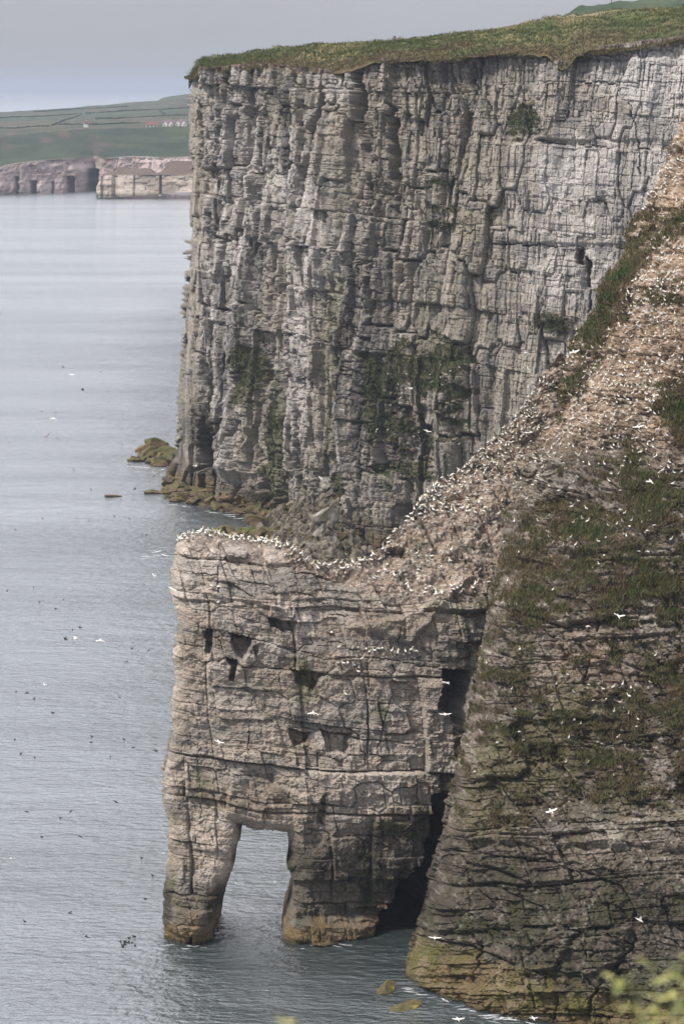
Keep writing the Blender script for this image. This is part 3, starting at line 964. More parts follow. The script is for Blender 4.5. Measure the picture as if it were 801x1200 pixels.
def col_C(p, ax, ay, f, n):
    N = len(p)
    z = p[:, 2]
    x = np.stack([f['s'], 0 * z, z], 1)
    base = np.tile(cc(.53, .495, .47), (N, 1)) * (1 - .12 * fl_c(ax, ay))[:, None]
    base *= (0.84 + .26 * f['b2']['r'])[:, None] * (.92 + .16 * f['b3']['r'])[:, None]
    warm = sstep(-.2, .6, fbm(x, .05, 0, .02, 3, 251) + .35 * sstep(250, 420, ay) - .35 * sstep(560, 620, ax) * sstep(420, 300, ay))
    base = lerp3(base, cc(.30, .265, .21), .65 * warm)
    st = sstep(.05, .7, fbm(x, .4, 0, .03, 5, 252, .6)) * (1 - .45 * sstep(580, 640, ax) * sstep(400, 320, ay))
    base = lerp3(base, cc(.14, .13, .115), .75 * st)
    gst = sstep(.1, .6, fbm(x, .22, 0, .02, 3, 253)) * (.35 + .45 * sstep(250, 400, ay)) * (1 - .6 * sstep(600, 660, ax) * sstep(330, 280, ay))
    base = lerp3(base, cc(.15, .15, .085), .6 * gst)
    base = lerp3(base, cc(.20, .19, .195), .55 * sstep(.1, .6, fbm(p, .2, .2, .35, 3, 254)))
    base = lerp3(base, cc(.62, .595, .58), .7 * sstep(.1, .5, fbm(p, .07, .05, .05, 4, 261)) * (.5 + .5 * (1 - fl_c(ax, ay))))
    base = lerp3(base, cc(.085, .082, .08), .75 * sstep(.45, .8, fbm(x, .28, 0, .035, 4, 262)) * (.4 + .6 * fl_c(ax, ay)))
    sp1 = hs(np.floor(p[:, 0] * 2.6), np.floor(p[:, 2] * 2.6), 255)
    base *= (.88 + .24 * sp1)[:, None]
    # dirty patches over the face; the corner cave's shade is painted dark too
    for (cx_, cy_, rx, ry, a, c_) in [(540, 175, 26, 10, .6, cc(.17, .155, .14)), (700, 128, 34, 14, .5, cc(.33, .27, .18)), (768, 140, 26, 30, .55, cc(.15, .145, .14)), (655, 372, 28, 10, .5, cc(.26, .22, .15)),
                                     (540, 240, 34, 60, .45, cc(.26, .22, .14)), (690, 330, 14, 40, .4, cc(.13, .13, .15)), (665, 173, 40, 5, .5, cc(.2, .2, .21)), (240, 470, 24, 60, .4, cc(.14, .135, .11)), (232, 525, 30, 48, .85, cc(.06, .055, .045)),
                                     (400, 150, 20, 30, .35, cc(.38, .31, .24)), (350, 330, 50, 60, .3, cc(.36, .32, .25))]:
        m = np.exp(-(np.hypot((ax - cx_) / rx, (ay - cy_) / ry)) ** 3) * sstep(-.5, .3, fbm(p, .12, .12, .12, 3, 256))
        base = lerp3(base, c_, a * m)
    v = f['v']
    gc = lerp3(np.tile(cc(.055, .062, .028), (N, 1)), cc(.11, .10, .055), sstep(-.4, .5, fbm(p, .3, .3, .3, 3, 257)))
    base = lerp3(base, gc, .85 * v)
    base = lerp3(base, cc(.17, .17, .11), .6 * sstep(318 - 14, 318, ax) * sstep(334, 330, ax) * sstep(420, 470, ay))
    wz = z + 2.0 * fbm(p, .08, .08, .08, 3, 258)
    base = lerp3(base, cc(.12, .10, .075), .75 * sstep(9, 5, wz))
    base = lerp3(base, cc(.24, .165, .09), .7 * sstep(5.5, 3.5, wz) * sstep(-.4, .2, fbm(p, .1, .1, .1, 2, 259)))
    # soil under the turf
    tp = np.interp(ax, [a for a, _ in ROCK_TOP], [b for _, b in ROCK_TOP])
    base = lerp3(base, cc(.15, .105, .07), .8 * sstep(9, 2, ay - tp + 4 * vn(ax * .12, ay * .1, .5, 260)))
    return base


o = sheet('far_cliff', POLY_C, 0.9, YC, disp_C, col_C, [lc], 5.0, lambda x, y: 60 + 0 * x, 60, False, M_ROCK, .3)
tag(o, 'tall pale vertical chalk cliff streaked with grey and green', 'cliff', kind='structure')


# ------------------------------------------------------------------ lofted land (turf cap, hill, distant coast)
def loft(name, pxs, rows, disp, colf, mat, kind_args, smooth=False):
    """rows: list of (py curve, Y curve, subdivisions to the next row)"""
    PX, PYv, YV, T = [], [], [], []
    t = 0
    for k, (a, b, n) in enumerate(rows[:-1]):
        a2, b2 = rows[k + 1][0], rows[k + 1][1]
        for i in range(n):
            u = i / n
            PYv.append(a(pxs) * (1 - u) + a2(pxs) * u)
            YV.append(b(pxs) * (1 - u) + b2(pxs) * u)
            T.append(np.full(len(pxs), k + u))
    PYv.append(rows[-1][0](pxs)); YV.append(rows[-1][1](pxs)); T.append(np.full(len(pxs), len(rows) - 1.0))
    PYv, YV, T = np.array(PYv), np.array(YV), np.array(T)
    PXv = np.broadcast_to(pxs, PYv.shape)
    P = at(PXv, PYv, YV)
    h, w_ = PYv.shape
    p, ax, ay, t = P.reshape(-1, 3), PXv.ravel(), PYv.ravel(), T.ravel()
    V = p + disp(p, ax, ay, t)
    C = colf(p, ax, ay, t)
    i = np.arange(h * w_).reshape(h, w_)
    Fq = np.stack([i[:-1, :-1], i[:-1, 1:], i[1:, 1:], i[1:, :-1]], -1).reshape(-1, 4)
    me = mesh_np(name, V, Fq, C, mat, smooth)
    G = V.reshape(h, w_, 3)
    SHEETS[name] = dict(V=V, ax=ax, ay=ay, t=t)
    o = obj(name, me)
    tag(o, **kind_args)
    return o


rock_top = curve(ROCK_TOP)
SKYL = [(222, 92), (227, 82), (232, 74), (240, 69), (255, 67), (270, 65), (300, 61), (330, 56), (400, 50), (450, 48), (520, 42), (560, 38), (600, 31), (640, 22), (660, 19), (700, 16), (801, 8), (930, -4)]
skyl = curve(SKYL)
CAPD = lambda x: 1.5 + 3.0 * vn(x * .045, .5, .5, 308) + 2.5 * vn(x * .16, .5, .5, 309) + 7 * np.exp(-((x - 658) / 9) ** 2) + 5 * np.exp(-((x - 745) / 30) ** 2)
ytop = lambda x: YC(x, rock_top(x))


def disp_cap(p, ax, ay, t):
    a = sstep(0, .15, t)
    lump = fbm(p, .12, .12, .12, 4, 301)
    d = np.zeros_like(p)
    d[:, 2] = a * (.9 * lump + .35 * fbm(p, .6, .6, .6, 2, 302)) * sstep(2.6, 2, t)
    d[:, 1] = .8 * lump
    return d


def col_cap(p, ax, ay, t):
    N = len(p)
    t = t - 1
    g = lerp3(np.tile(cc(.08, .085, .035), (N, 1)), cc(.17, .145, .075), sstep(-.4, .5, fbm(p, .08, .03, .08, 4, 303)))
    g = lerp3(g, cc(.05, .075, .025), .8 * sstep(0, .6, fbm(p, .10, .05, .15, 4, 304)) * sstep(1.05, .8, t))
    br = sstep(.62, .12, t + .35 * fbm(p, .08, .08, .08, 3, 305))
    g = lerp3(g, cc(.12, .09, .05), .6 * br)
    m = np.exp(-((ax - 375) / 45) ** 2 - ((t - .55) / .18) ** 2)
    g = lerp3(g, cc(.26, .19, .11), .8 * m)
    return g


pxs = np.concatenate([np.arange(221, 930, 1.2)])
loft('clifftop_turf', pxs,
     [(lambda x: rock_top(x) + 3.0 + CAPD(x), lambda x: ytop(x) - 1.6, 4), (lambda x: rock_top(x) + CAPD(x), lambda x: ytop(x) + .3, 24),
      (skyl, lambda x: ytop(x) + np.interp(x, [222, 240, 300, 500, 930], [3, 10, 22, 34, 60]), 14),
      (lambda x: skyl(x) + 2.5, lambda x: ytop(x) + np.interp(x, [222, 240, 300, 500, 930], [30, 60, 160, 300, 420]), 3),
      (lambda x: skyl(x) + 12, lambda x: ytop(x) + 800, 1)],
     disp_cap, col_cap, M_TURF, dict(label='rough green and brown turf capping the far cliff', cat='grassland', kind='structure'))
# hill behind on the right
HT = curve([(640, 24), (662, 18), (672, 11), (684, 7), (700, 4), (730, 1), (801, -6), (960, -16)])
loft('green_hill', np.arange(640, 960, 2.0),
     [(lambda x: skyl(x) + 10, lambda x: 1000 + 0 * x, 6), (HT, lambda x: 1080 + 0 * x, 6), (lambda x: HT(x) + 4, lambda x: 1300 + 0 * x, 1)],
     lambda p, ax, ay, t: np.stack([0 * t, 0 * t, (.8 * fbm(p, .05, .05, .05, 4, 311) + .5 * fbm(p, .3, .3, .3, 2, 313)) * sstep(0, .5, t)], 1),
     lambda p, ax, ay, t: lerp3(np.tile(cc(.024, .042, .018), (len(p), 1)), cc(.05, .066, .03), sstep(-.3, .5, fbm(p, .03, .03, .1, 4, 312))),
     M_TURF, dict(label='dark green hill rising behind the right end of the far cliff', cat='hill', kind='structure'))

# distant coast
W_ = curve([(-300, 232), (0, 227), (50, 225), (100, 222), (118, 220), (140, 220), (260, 220), (330, 220)])
T_ = curve([(-300, 198), (0, 197), (8, 194), (24, 191), (40, 189), (70, 187), (95, 184), (112, 184), (120, 186), (150, 184), (195, 185), (220, 184), (330, 184)])
F_ = curve([(-300, 168), (0, 161), (40, 156), (80, 152), (130, 150), (220, 149), (330, 148)])
M_ = curve([(-300, 146), (0, 144), (80, 140), (130, 136), (220, 130), (330, 122)])
S_ = curve([(-300, 136), (0, 131), (60, 128), (100, 125), (130, 122), (160, 120), (185, 118), (192, 114), (203, 112), (225, 110), (330, 100)])
Y0 = lambda x: np.interp(x, [-300, 0, 110, 200, 330], [2420, 2490, 2560, 2590, 2600])


def disp_D(p, ax, ay, t):
    d = np.zeros_like(p)
    cl = sstep(1.15, .95, t)
    s = ax * 1.0
    bl, b = rock(p[:, 0], p[:, 2], 3.5, 5, .8, .8, 1.6, 401)
    bl = bl + 1.5 * fbm(p, .3, 0, .25, 3, 407)
    dd = cl * (bl + 6 * fbm(p, .025, 0, .006, 3, 402) + 2 * fbm(p, .12, 0, .02, 3, 403))
    for (x, w0, dep, top) in [(20, 2.4, 10, 208), (39, 3.5, 14, 213), (61, 1.6, 6, 214), (82, 4.5, 16, 208), (106, 6, 30, 200), (-40, 6, 18, 205), (140, 5, 10, 200)]:
        dd -= dep * np.exp(-((s - x + 1.5 * vn(ay * .2, x, .5, 404)) / w0) ** 4) * sstep(top - 2, top + 1, ay) * cl
    gul = np.exp(-((s - 107) / 9) ** 2)
    dd -= gul * 26 * sstep(2.0, 1.0, t)
    d[:, 1] = -dd
    hill = sstep(1, 1.3, t) * sstep(2.1, 1.8, t)
    d[:, 1] -= hill * (22 * fbm(p, .007, .007, .02, 4, 405))
    d[:, 2] += sstep(1, 1.2, t) * .9 * fbm(p, .03, .03, .03, 3, 406)
    return d


def col_D(p, ax, ay, t):
    N = len(p)
    ck = lerp3(np.tile(cc(.56, .48, .42), (N, 1)), cc(.28, .235, .20), sstep(-.3, .4, fbm(p, .03, 0, .10, 4, 411)))
    ck = lerp3(ck, cc(.16, .14, .12), sstep(7, 3, p[:, 2] + 2 * fbm(p, .05, 0, .05, 2, 412)) * .7)
    ck = lerp3(ck, cc(.22, .14, .11), .6 * sstep(.15, .6, fbm(p, .06, 0, .02, 3, 413)))
    sl = lerp3(np.tile(cc(.024, .042, .020), (N, 1)), cc(.05, .066, .032), sstep(-.4, .5, fbm(p, .02, .02, .04, 5, 414, .65)))
    rd = sstep(.35, .6, fbm(p, .018, .018, .03, 4, 415) + .25 * np.exp(-((ax - 110) / 14) ** 2) * sstep(1.9, 1.2, t))
    for (x, y, rx, ry) in [(75, 157, 9, 5), (55, 163, 7, 6), (110, 176, 9, 9), (5, 172, 12, 4)]:
        rd = np.maximum(rd, sstep(.1, .5, .9 * np.exp(-np.hypot((ax - x) / rx, (ay - y) / ry) ** 2) + .8 * fbm(p, .03, .03, .06, 4, 422, .65)) * np.exp(-np.hypot((ax - x) / rx / 1.8, (ay - y) / ry / 1.8) ** 4))
    sl = lerp3(sl, cc(.10, .065, .05), .7 * rd)
    fld = np.floor((t - 2) * 4.5 + .35 * fbm(p, .002, .001, .002, 2, 416) + .25 * np.floor(ax / 46 + hs(np.floor(t * 3), 0, 417)))
    fh = hs(fld, 1, 418)
    fc = lerp3(np.tile(cc(.040, .050, .026), (N, 1)), cc(.10, .085, .052), fh)
    fc = lerp3(fc, cc(.06, .078, .038), hs(fld, 5, 419) * .7)
    fc = lerp3(fc, cc(.035, .06, .025), .85 * (np.abs((t * 4.5 + .35 * fbm(p, .002, .001, .002, 2, 416)) % 1 - .5) < .09) + .7 * sstep(.3, .5, fbm(p, .01, .004, .01, 3, 420)))
    c = lerp3(ck, sl, sstep(.97, 1.03, t + .02 * fbm(p, .05, 0, 0, 2, 421)))
    c = lerp3(c, fc, sstep(1.95, 2.02, t))
    sc_ = sstep(.05, .5, fbm(p, .06, .03, .10, 4, 423, .7)) * sstep(1.0, 1.1, t)
    return lerp3(c, cc(.022, .034, .018), .6 * sc_) * np.array([.82, .78, .84])


loft('distant_coast', np.arange(-300, 330, 1.3),
     [(lambda x: W_(x) + 3, lambda x: Y0(x), 34), (T_, lambda x: Y0(x) + 16, 26), (F_, lambda x: Y0(x) + 190, 22), (M_, lambda x: Y0(x) + 800, 20), (S_, lambda x: Y0(x) + 1900, 3),
      (lambda x: S_(x) + 4, lambda x: Y0(x) + 3200, 1)],
     disp_D, col_D, M_FAR, dict(label='distant coast of low chalk cliffs with green slopes and fields', cat='coast', kind='structure'))
# low promontory in front of the distant coast
WP = curve([(113, 226), (116, 231), (150, 229), (190, 226), (225, 224), (330, 224)])
TP = curve([(113, 220), (118, 208), (124, 205), (150, 205), (190, 205), (225, 204), (330, 204)])
KP = curve([(113, 219), (120, 204), (133, 201), (138, 196), (146, 197), (170, 196), (178, 198), (184, 203), (189, 201), (198, 192), (204, 189), (330, 187)])


def disp_P(p, ax, ay, t):
    d = np.zeros_like(p)
    cl = sstep(1.1, .9, t)
    bl, b = rock(p[:, 0], p[:, 2], 3, 6, .9, .7, 1.3, 431)
    d[:, 1] = -(cl * (bl + 5 * fbm(p, .05, 0, .02, 3, 432)))
    for (x, w0, dep) in [(121, 2.2, 5), (135, 3.2, 6), (158, 1.2, 4), (188, 1.4, 6)]:
        d[:, 1] += cl * dep * np.exp(-((ax - x) / w0) ** 4)
    d[:, 2] += sstep(1, 1.3, t) * .8 * fbm(p, .08, .08, .08, 3, 433)
    return d


loft('distant_promontory', np.arange(113, 330, 1.0),
     [(lambda x: WP(x) + 1, lambda x: 2400 + 0 * x, 26), (TP, lambda x: 2412 + 0 * x, 14), (KP, lambda x: 2450 + 0 * x, 5), (lambda x: KP(x) + 14, lambda x: 2530 + 0 * x, 1)],
     disp_P, lambda p, ax, ay, t: lerp3(lerp3(lerp3(np.tile(cc(.42, .36, .31), (len(p), 1)), cc(.24, .20, .165), sstep(-.3, .4, fbm(p, .06, 0, .2, 4, 434))), cc(.13, .12, .085), .8 * sstep(6, 3, p[:, 2])),
                                        cc(.10, .07, .055), sstep(.93, 1.03, t)),
     M_FAR, dict(label='low brown-topped promontory at the foot of the distant coast', cat='promontory', kind='structure'))

#EXTRA
# ------------------------------------------------------------------ rocks at the foot of the far cliff
def boulder_mesh(name, seed, col_fn, flat=0.8, sub=4):
    import bmesh
    bm = bmesh.new()
    bmesh.ops.create_icosphere(bm, subdivisions=sub, radius=1)
    r = np.random.default_rng(seed)
    V = np.array([v.co[:] for v in bm.verts])
    # chop with random planes: angular blocks
    for k in range(16):
        n = r.normal(size=3)
        n /= np.linalg.norm(n)
        d = .42 + .33 * r.random()
        e = V @ n - d
        V = V - np.outer(np.maximum(e, 0), n)
    V = V * np.array([1.15, 1.0, flat]) * (1.25 + .06 * fbm(V + seed, 1.6, 1.3, 1.3, 3, seed)[:, None])
    Fq = np.array([[v.index for v in f.verts] for f in bm.faces])
    bm.free()
    return mesh_np(name, V, Fq, col_fn(V, r), M_ROCK)


def bc_mossy(V, r):
    c = lerp3(np.tile(cc(.10, .085, .055), (len(V), 1)), cc(.19, .135, .07), sstep(-.3, .4, fbm(V + 9, 1, 1, 1, 3, 501)))
    return lerp3(c, cc(.085, .092, .03), .85 * sstep(.1, .6, V[:, 2] + .5 * fbm(V, 1, 1, 1, 2, 502)))


def bc_brown(V, r):
    c = lerp3(np.tile(cc(.15, .105, .07), (len(V), 1)), cc(.075, .06, .045), sstep(-.3, .4, fbm(V + 9, 1, 1, 1, 3, 503)))
    return lerp3(c, cc(.15, .13, .05), .6 * sstep(.2, .7, V[:, 2] + .5 * fbm(V, 1, 1, 1, 2, 504)))


def bc_grey(V, r):
    return lerp3(np.tile(cc(.30, .28, .25), (len(V), 1)), cc(.15, .14, .11), sstep(-.3, .4, fbm(V + 9, 1.2, 1.2, 1.2, 3, 505)))


def bc_ochre(V, r):
    return lerp3(np.tile(cc(.30, .23, .07), (len(V), 1)), cc(.14, .12, .06), sstep(-.3, .4, fbm(V + 9, 1.2, 1.2, 1.2, 3, 506)))


BMS = {k: [boulder_mesh('boulder', 10 * q + i, f) for i in range(4)] for q, (k, f) in enumerate([('m', bc_mossy), ('b', bc_brown), ('g', bc_grey), ('o', bc_ochre)])}


def boulder(px, py, size, kind, label, group=None, sz=None, rot=None, up=0.0, name='boulder', Y=None):
    P = water(px, py) if Y is None else at(px, py, Y)
    o = obj(name, random.choice(BMS[kind]))
    sx = size * random.uniform(.85, 1.25)
    s_ = sz or (sx, size * random.uniform(.8, 1.2), size * random.uniform(.7, 1.1))
    o.scale = s_
    o.location = (P[0], P[1], P[2] + up)
    o.rotation_euler = (random.uniform(-.3, .3), random.uniform(-.3, .3), random.uniform(0, 6.28)) if rot is None else rot
    tag(o, label, 'rock', group)
    return o


# dark green spit at the cliff's outer corner
L1, G1 = 'dark weedy boulder in the spit jutting left from the outer corner of the far cliff', 'boulders of the weedy spit'
for (x, y, sz_) in [(157, 540, 1.3), (163, 541, 1.8), (170, 540, 2.2), (178, 542, 2.4), (186, 543, 2.6), (195, 543, 3.0), (204, 544, 3.4), (166, 536, 1.6), (175, 533, 2.6), (183, 534, 2.6), (192, 534, 3.0),
                    (200, 535, 3.2), (208, 538, 3.2), (152, 542, .9), (213, 545, 3.0), (189, 546, 1.6), (180, 546, 1.4)]:
    boulder(x, y, sz_, 'm', L1, G1, up=random.uniform(0, .8))
boulder(174, 529, 3.0, 'm', 'tallest mossy green block standing in the weedy spit, nearest the sea', up=1.0)
boulder(185, 528, 3.2, 'm', 'second tall mossy green block in the weedy spit, against the cliff corner', up=1.2)
boulder(180, 578, 2.4, 'm', 'lone green-topped block in the water just off the brown shore rocks', sz=(2.6, 2.0, 1.5), rot=(0, .1, .3), name='sea_rock')
boulder(134, 582, 1.5, 'b', 'small low rock alone in open water left of the brown shore', sz=(2.0, 1.3, .7), rot=(0, 0, .2), name='sea_rock')
# brown shore
L2, G2 = 'brown and yellow-green boulder on the wave-washed shore at the foot of the far cliff', 'boulders of the brown shore'
for k in range(170):
    t = random.random()
    x = 196 + t * 125 + random.uniform(-4, 4)
    y = np.interp(x, [192, 200, 230, 270, 300, 330], [583, 585, 592, 600, 606, 612]) 
    hgt = random.random() ** 1.4
    y -= hgt * np.interp(x, [192, 240, 300, 330], [8, 18, 16, 10])
    boulder(x, float(y), random.uniform(.7, 2.1), random.choice('bbmb'), L2, G2, up=random.uniform(-.3, .5) + 2.4 * hgt)
L3, G3 = 'dark olive boulder in the low point of rocks seen just above the arch crest', 'boulders above the arch crest'
for k in range(34):
    x = random.uniform(244, 335)
    y = np.interp(x, [240, 280, 335], [632, 622, 610]) + random.uniform(0, 18)
    boulder(x, float(y), random.uniform(1.2, 2.6), random.choice('mmb'), L3, G3, up=random.uniform(-.2, .8))
# low rock platform under the shore boulders
plat = curve([(188, 584), (200, 586), (230, 593), (270, 601), (300, 607), (330, 612), (345, 620)])
loft('shore_platform', np.arange(190, 345, 1.2),
     [(lambda x: plat(x) + 3, lambda x: water(x, plat(x) + 1)[..., 1], 4), (lambda x: plat(x) - 3, lambda x: water(x, plat(x) - 2)[..., 1], 14), (lambda x: plat(x) - 24, lambda x: water(x, plat(x) - 16)[..., 1], 1)],
     lambda p, ax, ay, t: np.stack([0 * t, 0 * t, -.3 + .9 * fbm(p, .2, .2, .2, 4, 511)], 1),
     lambda p, ax, ay, t: lerp3(lerp3(np.tile(cc(.17, .12, .07), (len(p), 1)), cc(.12, .13, .04), sstep(-.2, .4, fbm(p, .15, .15, .15, 3, 512))), cc(.06, .05, .04), sstep(.8, .1, p[:, 2])),
     M_ROCK, dict(label='low brown rock platform awash at the foot of the far cliff', cat='rock platform', kind='structure'))
# rubble fan
FT = curve([(284, 646), (300, 628), (318, 600), (340, 590), (365, 578), (385, 560), (396, 572), (410, 600), (430, 640), (450, 652)])


def fan_Y(x, y):
    y = np.asarray(y, float)
    wl = (H - .9) / np.tan(PITCH + np.arctan((np.minimum(y, 676) - 600) / F))
    return np.minimum(YC(x, y) - 3 - .22 * np.maximum(0, y - FT(x)), wl)


def fan_S(x, y):
    """the sloping surface of the rubble ground"""
    a, b = fan_Y(x, FT(x)) + 4, fan_Y(x, 690.0)
    t = np.clip((y - FT(x)) / (690 - FT(x)), 0, 1)
    return a + (b - a) * t


loft('rubble_fan_ground', np.arange(286, 462, 1.2),
     [(lambda x: 690 + 0 * x, lambda x: fan_Y(x, 690 + 0 * x), 30), (lambda x: FT(x) + 2, lambda x: fan_Y(x, FT(x)) + 4, 2), (lambda x: FT(x) - 2, lambda x: fan_Y(x, FT(x)) + 20, 1)],
     lambda p, ax, ay, t: np.stack([0 * t, -1.0 * fbm(p, .25, .2, .25, 4, 521, .65), .5 * fbm(p, .4, .4, .4, 3, 522)], 1),
     lambda p, ax, ay, t: lerp3(lerp3(np.tile(cc(.14, .13, .11), (len(p), 1)), cc(.06, .06, .04), sstep(-.2, .4, fbm(p, .2, .2, .2, 3, 523))), cc(.07, .075, .03), sstep(.2, .6, fbm(p, .08, .08, .1, 3, 524)) * sstep(600, 650, ay)),
     M_ROCK, dict(label='fan of fallen rubble against the far cliff behind the saddle', cat='rubble slope', kind='structure'))
# the fallen blocks nobody could count
V_, F_l, C_l, nb = [], [], [], 0
tmpl = []
for k in 'gm':
    for me in BMS[k]:
        v = np.empty(len(me.vertices) * 3, np.float32); me.vertices.foreach_get('co', v)
        f = np.array([p.vertices[:] for p in me.polygons])
        c = np.empty(len(me.vertices) * 4, np.float32); me.color_attributes['Col'].data.foreach_get('color', c)
        tmpl.append((v.reshape(-1, 3), f, c.reshape(-1, 4)[:, :3]))
for k in range(1900):
    x = random.uniform(292, 458)
    ft = float(FT(x))
    y = ft + (672 - ft) * random.random()
    v, f, c = tmpl[random.choices(range(8), [5] * 4 + [1] * 4)[0]]
    s_ = random.choice([.35, .45, .6, .8, 1.1]) * random.uniform(.7, 1.3)
    R = np.array(Euler((random.random() * 6, random.random() * 6, random.random() * 6)).to_matrix())
    P = at(x, y, float(fan_S(x, y)) - .5)
    V_.append((v * [s_ * 1.2, s_, s_]) @ R.T + P); F_l.append(f + nb); C_l.append(c * random.uniform(.7, 1.25)); nb += len(v)
o = obj('rubble', mesh_np('rubble', np.vstack(V_), np.vstack(F_l), np.vstack(C_l) * [.72, .68, .62], M_ROCK))
tag(o, 'heap of grey angular fallen blocks at the foot of the far cliff', 'rubble', kind='stuff')
for (x, y, sz_, l) in [(385, 610, (2.6, 2.2, 3.4), 'tall pale tan block leaning upright in the rubble fan'), (376, 626, (2.0, 1.9, 2.3), 'rounded tan boulder in the rubble fan just below the leaning block'),
                       (386, 572, (2.4, 2.0, 1.3), 'pale slab lying near the top of the rubble fan'), (361, 662 - 22, (2.0, 1.6, 1.6), 'grey block low in the rubble fan left of the rounded boulder')]:
    o = boulder(x, y, 1, 'g', l, sz=sz_, rot=(.1, .2, .4), Y=float(fan_S(x, y)) - 1.6)
# rocks by the near headland
boulder(452, 1161, 1, 'o', 'round yellow boulder in the water at the left foot of the headland', sz=(1.15, 1.0, 1.0), rot=(.1, 0, .5), up=.2, name='sea_rock')
boulder(474, 1180, 1, 'o', 'flat ochre slab awash below the left foot of the headland', sz=(1.8, 1.2, .7), rot=(0, 0, .2), up=.0, name='sea_rock')

# ------------------------------------------------------------------ vegetation: tufts of real blades
def tufts(name, pts, hgt, wid, cols, nb_, label, cat, spread=0.25, lean=0.5):
    pts = np.asarray(pts, float)
    n = len(pts)
    P = np.repeat(pts, nb_, 0) + rng.normal(size=(n * nb_, 3)) * [spread, spread, spread * .15]
    h = np.repeat(hgt * (.6 + .8 * rng.random(n)), nb_) * (.7 + .6 * rng.random(n * nb_))
    a = rng.random(n * nb_) * 6.283
    wv = np.stack([np.cos(a), np.sin(a), 0 * a], 1) * wid * (.7 + .6 * rng.random(n * nb_))[:, None]
    ln = np.stack([rng.normal(size=n * nb_) * lean, -abs(rng.normal(size=n * nb_)) * lean * .8, np.ones(n * nb_)], 1) * h[:, None]
    V = np.stack([P - wv, P + wv, P + ln * .6 + wv * .6, P + ln], 1)
    V[:, 0:2, 2] -= .08
    N = n * nb_
    i = np.arange(N) * 4
    Fq = np.stack([i, i + 1, i + 2, i + 3], 1)
    ct = np.repeat(np.asarray(cols), nb_, 0) * (.75 + .5 * rng.random(N))[:, None]
    C = np.repeat(ct, 4, 0)
    me = mesh_np(name, V.reshape(-1, 3), Fq, C, M_GRASS)
    o = obj(name, me)
    tag(o, label, cat, kind='stuff')
    return o


S = SHEETS['headland']
vb = veg_B(S['V'], S['ax'], S['ay'])
m = (rng.random(len(vb)) < .42 * sstep(.02, .3, vb)) & (S['ay'] < 1010)
p_ = S['V'][m]
gr = sstep(.45, 1.1, vb[m])
cb = lerp3(lerp3(np.tile(cc(.115, .11, .048), (m.sum(), 1)), cc(.155, .115, .065), sstep(-.2, .5, fbm(p_, .3, .3, .3, 3, 531))), cc(.065, .105, .033), gr)
tufts('headland_grass', p_, .36, .045, cb, 5, 'coarse green and brown grass on the headland ledges', 'grass')
S = SHEETS['far_cliff']
vb = veg_C(S['ax'], S['ay'], S['V'])
m = rng.random(len(vb)) < .16 * sstep(.02, .3, vb)
p_ = S['V'][m]
tufts('cliff_ledge_plants', p_, .5, .09, lerp3(np.tile(cc(.05, .068, .03), (m.sum(), 1)), cc(.09, .10, .05), rng.random(m.sum())), 5, 'dark green plants on the middle ledges of the far cliff', 'ledge plants')
S = SHEETS['clifftop_turf']
t_ = S['t']
m = (t_ > .05) & (t_ < 2.1) & (rng.random(len(t_)) < .8)
p_ = S['V'][m]
tm = t_[m] - 1
c_ = lerp3(np.tile(cc(.10, .125, .045), (m.sum(), 1)), cc(.26, .24, .11), sstep(-.3, .5, fbm(p_, .08, .03, .08, 4, 303)) * sstep(.7, 1.2, tm + .2 * fbm(p_, .1, .1, .1, 2, 532)))
c_ = lerp3(c_, cc(.15, .11, .065), .75 * sstep(.5, .1, tm + .35 * fbm(p_, .08, .08, .08, 3, 305)))
tufts('clifftop_grass', p_, .38, .09, c_, 5, 'rough windblown grass along the top of the far cliff', 'grass', .5)

# ------------------------------------------------------------------ birds
WHITE, HEADC, BLACK, BILL, GREY = (.66, .64, .60), (.72, .58, .34), (.03, .028, .028), (.45, .5, .55), (.38, .40, .43)


